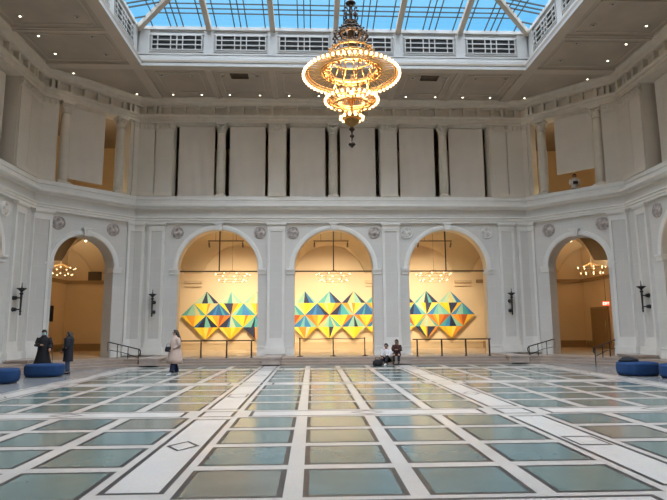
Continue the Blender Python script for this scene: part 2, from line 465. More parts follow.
# ------------------------------------------------------------------ columns of the upper storey
def make_column():
    t = empty('column', (0, 0, 0))
    b = MB(); b.lathe([(.245, .16), (.245, 1.2), (.238, 2.2), (.215, 3.62)], seg=28); b.obj('shaft', 'upptrim', parent=t)
    b = MB(); b.box(-.30, .30, -.30, .30, 0, .07)
    b.lathe([(.29, .07), (.305, .10), (.29, .13), (.262, .14), (.262, .155), (.275, .175), (.25, .2)], seg=28); b.obj('base', 'upptrim', parent=t)
    b = MB(); b.lathe([(.22, 3.6), (.245, 3.63), (.245, 3.66), (.22, 3.68), (.22, 3.9), (.27, 4.06)], seg=24)
    for row, (z, n0) in enumerate(((3.68, 0), (3.78, .5))):
        for i in range(8):
            a = 2*pi*(i+n0)/8; tmp = MB(); leaf(tmp, 0, 0, 0, .17, .22, .09)
            Mx = Matrix.Translation((cos(a)*.22, sin(a)*.22, z)) @ Matrix.Rotation(a+pi/2, 4, 'Z')
            k0 = len(b.v); b.v += [tuple(Mx @ V(p)) for p in tmp.v]; b.f += [tuple(k0+i2 for i2 in f) for f in tmp.f]; b.m += tmp.m; b.sm += tmp.sm
    for i in range(4):
        a = pi/4+pi/2*i; b.sphere((cos(a)*.31, sin(a)*.31, 4.02), .07, 8, 6)
    b.box(-.30, .30, -.30, .30, 4.08, 4.18); b.obj('capital', 'upptrim', parent=t)
    return t
col0 = make_column(); used = [0]
def column(F, x, y, label):
    o = col0 if not used[0] else copy_tree(col0); used[0] = 1
    o.matrix_world = F @ Matrix.Translation((x, y, ZP)); tag(o, label, 'column', 'free columns of the upper storey')
column(F_back, -BAY, .18, 'round pale column above the left back arch, between the first two back blinds')
column(F_back, 0, .18, 'round pale column above the middle back arch, behind the chandelier tip')
column(F_back, BAY, .18, 'round pale column above the right back arch, between the last two back blinds')
column(F_chl, -1.24, .18, 'round column left of the blind above the left corner arch')
column(F_chl, 1.60, .18, 'round column right of the blind above the left corner arch')
column(F_chr, -1.52, .18, 'round column left of the blind above the right corner arch')
column(F_chr, 1.38, .18, 'round column right of the onlooker above the right corner arch')
column(F_l, BAY, .18, 'round column of the upper storey on the left side wall')
column(F_r, -BAY, .18, 'round column of the upper storey on the right side wall')

# blinds
def blind(F, x0, x1, z0, z1, label, y=.5):
    c = (x0+x1)/2; w = (x1-x0)/2
    t = empty('roller_blind', None, mw=F @ Matrix.Translation((c, y, z0)), label=label, cat='blind', group='pale blinds of the upper storey')
    b = MB(); rows = []
    for j in range(9):
        rows.append([(-w+2*w*i/12, .012*sin(i*1.7+j*.6), (z1-z0)*j/8+.03) for i in range(13)])
    b.grid(rows); rows2 = [[(p[0], p[1]+.03, p[2]) for p in r] for r in rows]; b.grid([r[::-1] for r in rows2])
    for e in (0, -1): b.grid([[r[e] for r in rows], [r[e] for r in rows2]], smooth=False)
    b.obj('fabric', 'blind', parent=t)
    b = MB(); b.box(-w, w, -.02, .05, 0, .06); b.obj('bottom_bar', 'blind', parent=t)
nm = ['first', 'second', 'third', 'fourth', 'fifth', 'sixth']
k = 0
for c in (-BAY, 0, BAY):
    for s in (-1, 1):
        xs = sorted((c+s*.42, c+s*2.40))
        blind(F_back, xs[0], xs[1], 8.86, 12.97, 'pale rectangular blind, %s from the left along the back wall above the arches' % nm[k]); k += 1
blind(F_chl, -.98, .88, 9.25, 13.0, 'pale blind above the left corner arch, golden wall showing below it')
blind(F_chr, -.90, 1.10, 9.92, 13.0, 'pale blind raised above the onlooker over the right corner arch')
for F, s, w in ((F_l, 1, 'left'), (F_r, -1, 'right')):
    for k2 in (1,):
        xs = sorted((s*(BAY+.42), s*(BAY+2.34)))
        blind(F, xs[0], xs[1], 8.86, 12.97, 'pale blind at the %s edge of the photo, upper side wall' % w)
        xs = sorted((s*(BAY-.36), s*(BAY-2.50)))
        blind(F, xs[0], xs[1], 8.86, 12.97, 'nearer pale blind of the upper %s side wall' % w)

# ------------------------------------------------------------------ floor of the court
def edges(lines, lo, hi):
    # returns breakpoints and cell classes along one axis; classes: w strip, d dark line, p panel, g glass, k glass border
    cells = []
    def add(a, b_, c):
        if b_ > lo and a < hi: cells.append((max(a, lo), min(b_, hi), c))
    for (c0) in lines:
        add(c0-.47, c0-.36, 'w'); add(c0-.36, c0-.29, 'd'); add(c0-.29, c0+.29, 'p'); add(c0+.29, c0+.36, 'd'); add(c0+.36, c0+.47, 'w')
        for o in (1.74, 3.09, 4.44): add(c0+o-.105, c0+o+.105, 'w')
        for a, e in ((.47, 1.635), (1.845, 2.985), (3.195, 4.335), (4.545, 5.71)):
            add(c0+a, c0+a+.07, 'k'); add(c0+a+.07, c0+e-.07, 'g'); add(c0+e-.07, c0+e, 'k')
    out = []
    for a, e, c in sorted(cells):
        cuts = sorted({a, e} | {c0+sg*o for c0 in lines for sg in (-1, 1) for o in (.66, .73) if a+1e-4 < c0+sg*o < e-1e-4})
        out += [(p_, q2, c) for p_, q2 in zip(cuts, cuts[1:])]
    return out
XL = [-9.27, -3.09, 3.09, 9.27]
xs = [c for c in edges(XL, -9.74, 9.74)]
YL = [-6.81, -.63, 5.55, 11.73, 17.91, 24.09]
ys = [c for c in edges(YL, -7.0, 26.5)]
b = MB(); rnd = random.Random(3)
FM = ['white', 'panel', 'darkline', 'border', 'glassA', 'glassB', 'glassC']
tint = {}
def cell_id(a, lines):
    c0 = max([l for l in lines if l <= a+.01] or [lines[0]-6.18]); return (round(c0, 2), int(sum(a-c0 > o for o in (1.7, 3.05, 4.4))))
for (x0, x1, cx) in xs:
    for (y0, y1, cy) in ys:
        xw = min(abs((x0+x1)/2-l) for l in XL) < .47; yw = min(abs((y0+y1)/2-l) for l in YL) < .47
        if xw and yw:
            inn = min(abs((x0+x1)/2-l) for l in XL) < .29 and min(abs((y0+y1)/2-l) for l in YL) < .29
            mi = 1 if inn else (2 if (cx == 'd' and cy in 'dp') or (cy == 'd' and cx in 'dp') else 0)
        elif xw or yw:
            cc = cx if xw else cy
            dd = min(abs((y0+y1)/2-l) for l in YL) if xw else min(abs((x0+x1)/2-l) for l in XL)
            mi = {'w': 0, 'd': 2, 'p': 1}[cc]
            if dd < .66: mi = 0
            elif dd < .73 and cc != 'w': mi = 2
        elif cx == 'w' or cy == 'w': mi = 0
        elif cx == 'k' or cy == 'k': mi = 2
        else:
            key = (cell_id(x0, XL), cell_id(y0, YL))
            if key not in tint: tint[key] = rnd.choice([4, 4, 4, 5, 5, 6])
            mi = tint[key]
        b.poly([(x0, y0, 0), (x1, y0, 0), (x1, y1, 0), (x0, y1, 0)], mi)
for a, c in ((-18, -9.74), (9.74, 18)): b.poly([(a, -7, 0), (c, -7, 0), (c, 26.5, 0), (a, 26.5, 0)], 3)
b.poly([(-18, 26.5, 0), (18, 26.5, 0), (18, 38, 0), (-18, 38, 0)], 3)
def strip_outline(pts, w, mi, z=.004):
    n = len(pts)
    C0 = sum((V((*p, 0)) for p in pts), V((0, 0, 0)))/n
    inner = []
    for p in pts:
        d = V((*p, 0))-C0; inner.append(C0+d*(1-w/d.length))
    for i in range(n):
        a, c = V((*pts[i], 0)), V((*pts[(i+1) % n], 0))
        b.poly([(a.x, a.y, z), (c.x, c.y, z), (inner[(i+1) % n].x, inner[(i+1) % n].y, z), (inner[i].x, inner[i].y, z)], mi)
for x in XL:
    for k, y in enumerate(YL):
        yc = y+3.09
        if yc > 25.5: continue
        if (XL.index(x)+k) % 2: strip_outline([(x-.25, yc), (x, yc-.36), (x+.25, yc), (x, yc+.36)], .065, 2)
        else: strip_outline([(x-.25, yc-.34), (x+.25, yc-.34), (x+.25, yc+.34), (x-.25, yc+.34)], .065, 2)
for y in YL:
    for x in (-6.18, 0, 6.18):
        strip_outline([(x-.36, y), (x, y-.25), (x+.36, y), (x, y+.25)], .065, 2)
b.obj('floor', FM, kind='structure')

# platform, steps and gallery floor
K0 = XW+YS
def rp(db, dc, ds, y0=-7.0):
    x1 = K0-sqrt(2)*dc-(YB-db); xs_ = XW-ds; y1 = K0-sqrt(2)*dc-xs_
    return [(-xs_, y0), (-xs_, y1), (-x1, YB-db), (x1, YB-db), (xs_, y1), (xs_, y0)]
OUT = [(-17.9, -7.0), (-17.9, 30), (-12, 37.6), (12, 37.6), (17.9, 30), (17.9, -7.0)]
b = MB(); prev = None
lv = [(rp(3.1, 2.9, 1.1), .11), (rp(2.75, 2.5, 1.05), .22), (rp(2.4, 2.1, 1.0), .33)]
for i, (P, z) in enumerate(lv):
    nxt = lv[i+1][0] if i < 2 else rp(.05, .05, .05)
    zb = z-.11
    b.grid([[(p[0], p[1], zb) for p in P], [(p[0], p[1], z) for p in P], [(p[0], p[1], z) for p in nxt]], smooth=False)
b.obj(tn(), 'step', kind='structure')
b = MB(); P = rp(.05, .05, .05)
b.grid([[(p[0], p[1], .33) for p in P], [(p[0], p[1], .33) for p in OUT]], smooth=False)
for s in (-1, 1): b.poly([(s*17.9, 30, .33), (s*12, 37.6, .33), (s*17.9, 37.6, .33)])
b.obj('floor_gallery', 'galfloor', kind='structure')
# plinth blocks
def block(F, x0, x1, y0, y1, z1, label):
    b = MB(); b.box(x0+.04, x1-.04, y0+.04, y1, 0, .06); b.box(x0+.03, x1-.03, y0+.03, y1, .06, z1-.08); b.box(x0, x1, y0, y1, z1-.08, z1)
    return b.obj('stone_block', 'pink', mw=F, label=label, cat='stone block', group='stone blocks at the foot of the pilasters')
block(F_back, -3.09-.46, -3.09+.46, -3.14, -.22, .40, 'pinkish stone block before the pilaster between the left and middle back arches')
block(F_back, 3.09-.46, 3.09+.46, -3.14, -.22, .40, 'pinkish stone block just right of the two seated visitors')
block(F_back, -9.2, -8.26, -3.14, -.22, .40, 'pinkish stone block behind the walking visitor, left of the left back arch')
block(F_back, 8.26, 9.2, -3.14, -.22, .40, 'pinkish stone block right of the right back arch, beside the handrail')
for F, s, w in ((F_l, 1, 'left'), (F_r, -1, 'right')):
    block(F, *sorted((s*8.9, s*10.55)), -1.15, -.2, .48, 'low stone base at the foot of the %s side wall behind the blue ottomans' % w)
for fk in SEGS:
    F, half, cs, r, zs = SEGS[fk]; b = MB(); x = -half
    for c in cs+[None]:
        e = c-r if c is not None else half
        b.box(x, e, -.10, .0, .30, .50); b.box(x, e, -.06, 0, .50, .74); b.box(x, e, -.09, 0, .74, .80)
        if c is not None: x = c+r
    b.obj('baseboard_'+{'back': 'back', 'left': 'left', 'right': 'right', 'chl': 'back_left', 'chr': 'back_right'}[fk], 'trim', mw=F, kind='structure')

# ------------------------------------------------------------------ gallery behind the arches
GX, GY = 17.75, 37.5
b = MB(); b.box(-GX-.3, GX+.3, GY, GY+.3, 0, ZC); b.obj('wall_gallery_back', 'galwall', kind='structure')
for s, w in ((-1, 'left'), (1, 'right')):
    b = MB(); b.box(*sorted((s*GX, s*(GX+.3))), -7.3, GY, 0, ZC); b.obj('wall_gallery_'+w, 'galwall', kind='structure')
b = MB(); b.box(-GX-.3, GX+.3, -7.3, -7.0, 0, ZC); b.obj('wall_front', 'wall', kind='structure')
# groin vault
def vz(x, y):
    u = ((x+BAY/2) % BAY)-BAY/2
    t = max(0, 1-(u/2.45)**2); z1 = 4.95+2.45*sqrt(t)
    yc, a = 33.85, 3.7
    q_ = max(0, 1-((y-yc)/a)**2); z2 = 4.95+3.2*sqrt(q_)
    return max(z1, z2)
b = MB(); xsv = [-GX+2*GX*i/230 for i in range(231)]; ysv = [30.2+7.3*(.5-.5*cos(pi*j/44)) for j in range(45)]
b.grid([[(x, y, vz(x, y)) for x in xsv] for y in ysv])
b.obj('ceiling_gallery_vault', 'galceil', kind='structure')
b = MB()
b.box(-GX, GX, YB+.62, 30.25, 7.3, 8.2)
b.obj('wall_gallery_header', 'galceil', kind='structure')
# upper floor slab (ring)
b = MB(); P = rp(-.0, -.0, -.0, YF-.6)
P2 = [(-GX, YF-.6), (-GX, 30), (-12, GY), (12, GY), (GX, 30), (GX, YF-.6)]
for z in (8.2, 8.3):
    b.grid([[(p[0], p[1], z) for p in P], [(p[0], p[1], z) for p in P2]], smooth=False)
    for s in (-1, 1): b.poly([(s*GX, 30, z), (s*12, GY, z), (s*GX, GY, z)])
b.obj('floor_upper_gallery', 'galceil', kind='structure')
b = MB()  # added partitions, keep the corner lamps' light out of the back gallery
for s in (-1, 1):
    b.box(*sorted((s*10.75, s*10.9)), YB+.6, GY, 8.3, ZC)
    b.box(*sorted((s*(XW+.6), s*GX)), 25.1, 25.25, 8.3, ZC)
b.obj('wall_upper_light_stop', 'galwall', kind='structure')
# bands and baseboards in the gallery
b = MB()
for (a, c) in ((-9.86, -8.68), (-3.68, -2.5), (2.5, 3.68), (8.68, 9.86)):
    b.box(a, c, GY-.18, GY, 4.80, 4.96, 1); b.box(a, c, GY-.12, GY, 4.55, 4.62, 1)
b.box(-GX, -10.2, GY-.18, GY, 4.78, 5.0); b.box(10.2, GX, GY-.18, GY, 4.78, 5.0)
for s in (-1, 1): b.box(*sorted((s*(GX-.18), s*(GX-.001))), 20, GY-.19, 4.78, 5.0)
b.obj(tn(), ['galtrim', 'galband_lit'], kind='structure')
b = MB(); 
for a, c, mi in ((-GX+.06, -10.5, 0), (-10.5, 10.5, 1), (10.5, GX-.06, 0)): b.box(a, c, GY-.05, GY-.001, .331, .72, mi); b.box(a, c, GY-.08, GY-.001, .72, .80, mi)
for s in (-1, 1): b.box(*sorted((s*(GX-.05), s*(GX-.001))), 20, GY-.09, .331, .78)
b.obj('baseboard_gallery', ['galtrim', 'galband_lit'], kind='structure')

# tie-rod frames in the three back arches
for c, w in ((-BAY, 'left'), (0, 'middle'), (BAY, 'right')):
    t = empty('tie_rod', (c, YB+.4, 4.80), label='thin dark tie bar with upright rod across the %s back arch' % w, cat='tie rod', group='tie rods of the back arches')
    b = MB(); b.box(-2.11, 2.11, -.03, .03, -.035, .035); b.obj('crossbar', 'bronze', parent=t)
    b = MB(); b.box(-.03, .03, -.03, .03, .03, 2.2); b.obj('upright', 'bronze', parent=t)

# ------------------------------------------------------------------ shaped wall art (plain geometric stand-in)
PAL = dict(y=[(.90, .62, .02), (.85, .50, .02), (.93, .72, .12), (.80, .70, .05), (.78, .30, .03)],
           o=[(.70, .20, .02), (.80, .34, .03), (.42, .09, .02), (.88, .55, .05), (.92, .66, .04)],
           b=[(.02, .12, .32), (.05, .34, .38), (.16, .48, .42), (.01, .02, .06), (.25, .52, .42), (.04, .22, .50)],
           t=[(.10, .40, .38), (.30, .55, .42), (.03, .16, .36), (.45, .60, .40), (.02, .03, .08), (.60, .55, .25)])
names_ = []; idx = {}
for kk in PAL:
    for i, c in enumerate(PAL[kk]):
        nme = 'art_%s%d' % (kk, i); M[nme] = mat('painted_panel_'+nme, c, .6, noise=.05, nscale=3); idx[(kk, i)] = len(names_); names_.append(nme)
s_ = 1.655; h_ = .80; ZA = 2.62
rnd = random.Random(11)
art = empty('wall_art', (0, GY-.25, ZA), label='wide zigzag wall art of overlapping coloured diamonds in the gallery, seen through three arches', cat='artwork')
def tri(b, apex, p, q_, fam):
    n = rnd.choice([4, 4, 5]); cuts = [0]+sorted(min(.92, max(.08, (i+1)/n+rnd.uniform(-.09, .09))) for i in range(n-1))+[1]
    last = None
    for i in range(n):
        a = (p[0]+(q_[0]-p[0])*cuts[i], p[1]+(q_[1]-p[1])*cuts[i]); c = (p[0]+(q_[0]-p[0])*cuts[i+1], p[1]+(q_[1]-p[1])*cuts[i+1])
        while True:
            if fam == 'y' and rnd.random() < .22: m_ = rnd.randrange(3); mi = idx[('t', m_+3)]; m_ += 10; break
            m_ = rnd.randrange(len(PAL[fam]))
            if m_ != last: break
        last = m_
        if m_ < 10: mi = idx[(fam, m_)]
        b.poly([(apex[0], -.06, apex[1]), (a[0], -.06, a[1]), (c[0], -.06, c[1])], mi)
    for e0, e1 in ((apex, p), (p, q_), (q_, apex)):
        b.poly([(e0[0], -.06, e0[1]), (e1[0], -.06, e1[1]), (e1[0], .0, e1[1]), (e0[0], .0, e0[1])], mi)
for k in range(11):
    x = (k-5)*s_; b = MB(); hs = s_/2
    tri(b, (x, 2*h_), (x-hs, h_), (x+hs, h_), 't')
    tri(b, (x, 0), (x-hs, h_), (x+hs, h_), 'y')
    tri(b, (x, 0), (x-hs, -h_), (x+hs, -h_), 't' if k % 2 else 'b')
    tri(b, (x, -2*h_), (x-hs, -h_), (x+hs, -h_), 'y')
    tri(b, (x+hs, h_), (x, 0), (x+s_, 0), 'b')
    tri(b, (x+hs, -h_), (x, 0), (x+s_, 0), 'o')
    if k == 0:
        tri(b, (x-hs, h_), (x-s_, 0), (x, 0), 't'); tri(b, (x-hs, -h_), (x-s_, 0), (x, 0), 'o')
    b.obj('diamond_panel', names_, parent=art)

# ------------------------------------------------------------------ track lights, gallery chandeliers
def spotlamp(loc, rot, e, size, blend, col, rad=.1, par=None):
    l = bpy.data.lights.new('lamp', 'SPOT'); l.energy = e; l.spot_size = size; l.spot_blend = blend; l.color = col; l.shadow_soft_size = rad
    o = bpy.data.objects.new('lamp', l); COL.objects.link(o); o.location = loc; o.rotation_euler = rot
    return o
def arealamp(loc, rot, e, sx, sy, col):
    l = bpy.data.lights.new('lamp', 'AREA'); l.shape = 'RECTANGLE'; l.size = sx; l.size_y = sy; l.energy = e; l.color = col
    o = bpy.data.objects.new('lamp', l); COL.objects.link(o); o.location = loc; o.rotation_euler = rot
    return o
def pointlamp(loc, e, rad, col):
    l = bpy.data.lights.new('lamp', 'POINT'); l.energy = e; l.shadow_soft_size = rad; l.color = col
    o = bpy.data.objects.new('lamp', l); COL.objects.link(o); o.location = loc
    return o
WARM = (1, .83, .60)
for c, w in ((-BAY, 'left'), (0, 'middle'), (BAY, 'right')):
    t = empty('track_light', (c-.05, 32.0, 6.85), label='hanging track light bar inside the vault behind the %s back arch' % w, cat='track light', group='track lights in the gallery')
    b = MB(); b.box(-1.05, 1.05, -.03, .03, -.03, .03); b.obj('track', 'track', parent=t)
    for x in (-.6, .6):
        b = MB(); b.tube([(x, 0, 0), (x, 0, vz(c+x, 32)-6.85)], .012, 6); b.obj('hanger', 'bronze', parent=t)
    for x in (-.98, .98):
        b = MB(); b.tube([(x, 0, -.03), (x, 0, -.16)], .02, 6); b.tube([(x, -.06, -.12), (x, .14, -.34)], .045, 10, r2=.06); b.obj('spot_head', 'track', parent=t)
    arealamp((c, 32.4, 6.6), (R(44), 0, 0), 235, 3.6, .5, WARM).data.spread = R(100)
UPL, UPC = 9, 70
def gchand(x, y, z, r, label, grp='small chandeliers in the gallery', ztop=None):
    t = empty('chandelier', (x, y, z), label=label, cat='chandelier', group=grp)
    b = MB(); b.torus((0, 0, 0), r, .011, 32, 6); b.torus((0, 0, -.36), r*.8, .011, 32, 6)
    for i in range(6):
        a = 2*pi*i/6; b.tube([(0, 0, .35), (r*cos(a), r*sin(a), 0), (r*.8*cos(a), r*.8*sin(a), -.36)], .009, 6)
    b.obj('ring', 'gold', parent=t)
    b = MB(); b.tube([(0, 0, .3), (0, 0, (ztop or vz(x, y))-z)], .010, 6); b.obj('stem', 'track', parent=t)
    for zz, rr, n in ((.05, r, 9), (-.31, r*.8, 9)):
        for i in range(n):
            a = 2*pi*(i+.3)/n; b = MB(); b.sphere((rr*cos(a), rr*sin(a), zz), .034, 8, 6); b.obj('bulb', 'sbulb', parent=t)
    arealamp((x, y, z+.1), (pi, 0, 0), UPL if abs(x) < 10 else UPC, .9, .9, WARM)
gchand(-6.0, 33.2, 4.92, 1.05, 'small ring chandelier in the gallery behind the left back arch')
gchand(.15, 33.2, 4.92, 1.05, 'small ring chandelier in the gallery behind the middle back arch')
gchand(6.3, 33.2, 4.92, 1.05, 'small ring chandelier in the gallery behind the right back arch')
gchand(-16.3, 33.4, 5.35, .8, 'small glowing chandelier seen at the left inside the left corner arch')
gchand(16.3, 33.4, 5.35, .8, 'small glowing chandelier seen at the right inside the right corner arch')
for s, w in ((-1, 'left'), (1, 'right')):
    t = empty('pendant_light', (s*13.95, 31.0, 6.75), label='single small pendant lamp glowing near the crown of the %s corner arch' % w, cat='lamp', group='pendant lamps in the corner galleries')
    b = MB(); b.tube([(0, 0, .05), (0, 0, 1.3)], .012, 6); b.obj('stem', 'bronze', parent=t)
    b = MB(); b.lathe([(.02, .10), (.10, .05), (.12, -.02), (.08, -.02)], seg=14); b.obj('shade', 'bronze', parent=t)
    b = MB(); b.sphere((0, 0, -.05), .07, 10, 7); b.obj('bulb', 'sbulb', parent=t)
    spotlamp((s*13.95, 31.0, 6.6), (0, 0, 0), 60, R(140), .9, (1, .88, .70), .12)
    # side galleries lamps
    arealamp((s*16.0, 21.2, 5.6), (pi, 0, 0), 60, .9, .9, (1, .80, .60)); arealamp((s*16.0, 15, 5.6), (pi, 0, 0), 50, .9, .9, (1, .80, .60))
# vent boxes on the band, display, door, exit sign
b = MB(); b.box(-.42, .42, -.16, 0, 0, .60); b.box(-.36, .36, -.18, -.15, .06, .54)
b.obj('air_vent', 'ventb', loc=(-15.85, GY, 5.0), label='brown square vent on the ledge inside the left corner arch', cat='vent')
b = MB(); b.box(-.30, .30, -.16, 0, 0, .62); b.box(-.25, .25, -.18, -.15, .06, .56)
b.obj('air_vent', 'ventb', loc=(15.25, GY, 5.0), label='brown square vent on the ledge at the left inside the right corner arch', cat='vent')
t = empty('wall_display', (-GX+.02, 35.25, 2.25), label='black upright display panel on the wall inside the left corner arch', cat='display')
b = MB(); b.box(0, .06, -.50, .50, 0, 1.0); b.obj('frame', 'iron', parent=t)
b = MB(); b.box(.055, .065, -.46, .46, .04, .96); b.obj('screen', 'screen', parent=t)
dn = empty('door_1', (GX-.02, 35.4, .33), kind='structure')
b = MB(); b.box(-.06, 0, -.95, .95, 0, 2.55); b.obj('door_leaf', 'door', parent=dn)
b = MB(); b.box(-.10, 0, -1.08, -.95, 0, 2.68); b.box(-.10, 0, .95, 1.08, 0, 2.68); b.box(-.10, 0, -.95, .95, 2.55, 2.68); b.obj('door_frame', 'galtrim', parent=dn)
b = MB(); b.tube([(-.07, -.80, 1.0), (-.13, -.80, 1.05), (-.13, -.80, 1.75), (-.07, -.80, 1.8)], .03, 8); b.obj('door_handle', 'doorh', parent=dn)
ex = empty('exit_sign', (16.95, 33.2, 3.02), label='small glowing red exit sign inside the right corner arch above the door', cat='sign')
b = MB(); b.box(-.22, .22, -.03, .03, 0, .24); b.obj('housing', 'exit', parent=ex)
b = MB(); b.tube([(0, 0, .24), (0, 0, 1.9)], .012, 6); b.obj('hanger', 'bronze', parent=ex)
b = MB(); z0, z1, yy = .05, .19, -.037
def lb(x0, x1, za, zb): b.box(x0, x1, yy, -.03, za, zb)
lb(-.18, -.16, z0, z1); lb(-.18, -.10, z0, z0+.02); lb(-.18, -.11, .11, .13); lb(-.18, -.10, z1-.02, z1)
for a, c in (((-.07, z0), (.0, z1)), ((.0, z0), (-.07, z1))):
    b.poly([(a[0]-.012, yy, a[1]), (a[0]+.012, yy, a[1]), (c[0]+.012, yy, c[1]), (c[0]-.012, yy, c[1])])
lb(.035, .055, z0, z1); lb(.12, .14, z0, z1); lb(.09, .17, z1-.02, z1)
b.obj('lettering', 'exitw', parent=ex)

# ------------------------------------------------------------------ ceiling
LX, LY0, LY1 = 9.27, 6.26, 24.8
b = MB()
b.box(-18.05, 18.05, LY1, 37.8, ZC, ZC+.15); b.box(-18.05, 18.05, -7.3, LY0, ZC, ZC+.15)
b.box(-18.05, -LX, LY0, LY1, ZC, ZC+.15); b.box(LX, 18.05, LY0, LY1, ZC, ZC+.15)
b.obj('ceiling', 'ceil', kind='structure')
b = MB()
for s in (-1, 1): b.box(*sorted((s*9.30, s*9.82)), 1.5, YB+.2, ZC-.10, ZC)
b.box(-XW+.2, XW-.2, 24.83, 25.32, ZC-.095, ZC); b.box(-XW, XW, 5.7, 6.2, ZC-.095, ZC)
for x in (-6.26, -3.13, 3.13, 6.26): b.box(x-.17, x+.17, 25.3, YB, ZC-.06, ZC); b.box(x-.06, x+.06, 25.3, YB, ZC-.10, ZC)
b.box(-.17, .17, 25.3, YB, ZC-.06, ZC)
for k in range(6):
    y = 21.93-3.09*k
    for s in (-1, 1):
        xx = sorted((s*9.8, s*(XW-.2))); b.box(*xx, y-.16, y+.16, ZC-.06, ZC); b.box(*xx, y-.06, y+.06, ZC-.10, ZC)
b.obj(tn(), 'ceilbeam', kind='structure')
# shallow coffers
b = MB()
for x0, x1 in ((-6.0, -3.4), (-2.85, -.3), (.3, 2.85), (3.4, 6.0), (6.5, 9.1), (-9.1, -6.5)):
    for (a, c, d, e) in ((x0+.22, x1-.22, 25.75, 25.80), (x0+.22, x1-.22, 28.0, 28.05), (x0+.22, x0+.27, 25.75, 28.05), (x1-.27, x1-.22, 25.75, 28.05)):
        b.box(a, c, d, e, ZC-.03, ZC)
for s in (-1, 1):
    for k in range(6):
        y = 21.93+3.0-3.09*k
        x0, x1 = 10.1, 13.5
        for (a, c, d, e) in ((x0, x1, y-.35, y-.30), (x0, x1, y-2.6, y-2.55), (x0, x0+.05, y-2.6, y-.3), (x1-.05, x1, y-2.6, y-.3)):
            xx = sorted((s*a, s*c)); b.box(*xx, d, e, ZC-.03, ZC)
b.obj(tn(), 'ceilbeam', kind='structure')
# downlights
def make_dl(lit):
    t = empty('downlight', (0, 0, ZC))
    b = MB(); b.lathe([(.05, 0), (.13, 0), (.13, -.02), (.09, -.03), (.05, -.01)], seg=16); b.obj('trim_ring', 'dltrim', parent=t)
    b = MB(); b.lathe([(.01, -.03), (.03, -.028), (.05, -.004)], seg=14); b.obj('lens', 'lens' if lit else 'lensoff', parent=t)
    return t
protos = {}
def dl(x, y, lit, label, z=ZC, lamp=None):
    if lit not in protos: o = protos[lit] = make_dl(lit)
    else: o = copy_tree(protos[lit])
    o.location = (x, y, z); tag(o, label, 'downlight', 'lit ceiling downlights' if lit else 'unlit ceiling downlights')
    if lit: spotlamp((x, y, z-.10), (0, 0, 0), lamp or DLW, R(75), 1.0, (1, .93, .84), .08)
DLW = 30
o9 = ['first', 'second', 'third', 'fourth', 'fifth', 'sixth', 'seventh', 'eighth', 'ninth', 'tenth', 'eleventh', 'twelfth']
bx_ = [-10.6, -8.67, -7.14, -5.62, -3.99, -2.41, -.8, .8, 2.41, 3.99, 5.62, 7.14, 8.67, 10.6]
for i, x in enumerate(bx_):
    if i < 7: lab = 'lit downlight, %s from the left in the ceiling row along the back wall' % o9[i]
    else: lab = 'lit downlight, %s from the right in the ceiling row along the back wall' % o9[13-i]
    dl(x, 28.38, True, lab)
for i, x in enumerate([-8.68, -7.17, -5.66, -3.96, 3.96, 5.64, 7.18, 8.74]):
    lab = 'unlit downlight by the skylight edge, %s from the %s near the back ceiling vents' % (o9[i] if i < 4 else o9[7-i], 'left' if i < 4 else 'right')
    dl(x, 26.12, False, lab)
for s, w in ((-1, 'left'), (1, 'right')):
    for i, y in enumerate([26.0, 24.05, 22.5, 21.0, 19.5, 18.0]):
        if i < 4: lab = 'bright lit downlight, %s from the back along the %s side of the ceiling' % (o9[i], w)
        else: lab = 'bright lit downlight of the %s ceiling nearer the camera, %s from the back' % (w, o9[i])
        dl(s*12.95, y, True, lab)
    for i, y in enumerate([24.1, 22.5, 21.0, 19.5]):
        dl(s*10.68, y, False, 'unlit downlight, %s from the back beside the %s skylight beam' % (o9[i], w))
for s, w in ((-1, 'left'), (1, 'right')):
    t = empty('ceiling_vent', (s*4.8, 26.05, ZC), label='dark square ceiling vent to the %s of the chandelier' % w, cat='vent', group='dark ceiling vents')
    b = MB(); b.box(-.44, .44, -.28, -.24, -.05, 0); b.box(-.44, .44, .24, .28, -.05, 0); b.box(-.44, -.40, -.28, .28, -.05, 0); b.box(.40, .44, -.28, .28, -.05, 0); b.obj('frame', 'ventb', parent=t)
    b = MB()
    for i in range(9): y = -.22+.055*i; b.poly([(-.4, y-.02, -.035), (.4, y-.02, -.035), (.4, y+.03, -.005), (-.4, y+.03, -.005)])
    b.obj('louvre', 'ventb', parent=t)

# ------------------------------------------------------------------ lantern and skylight
LP = [(-LX, LY0), (-LX, LY1), (LX, LY1), (LX, LY0)]
def sweepc(prof): 
    rows = sweep(LP, prof, closed=True, inward=-1); return rows
b = MB()
b.grid(sweepc([(-.0, 14.15), (.0, 14.34), (.06, 14.36), (.06, 14.50), (.12, 14.53), (.12, 14.64), (.22, 14.70), (.22, 14.80), (.34, 14.86), (.40, 14.90)]), closed_u=True, smooth=False)
b.obj(tn(), 'lant', kind='structure')
b = MB()
b.grid(sweepc([(.40, 14.90), (.40, 16.32)]), closed_u=True, smooth=False)
for d0, z0_, z1_ in ((.28, 16.18, 16.34), (.33, 14.90, 14.98)):
    b.grid(sweepc([(.40, z0_), (d0, z0_), (d0, z1_), (.40, z1_)]), closed_u=True, smooth=False)
LO = .40
for i in range(7):
    x = -LX+3.09*i
    b.box(x-.24, x+.24, LY1+LO-.08, LY1+LO, 14.9, 16.2); b.box(x-.24, x+.24, LY0-LO, LY0-LO+.08, 14.9, 16.2)
    y = LY0+3.09*i
    b.box(LX+LO-.08, LX+LO, y-.24, y+.24, 14.9, 16.2); b.box(-LX-LO, -LX-LO+.08, y-.24, y+.24, 14.9, 16.2)
b.obj('wall_lantern', 'lant', kind='structure')
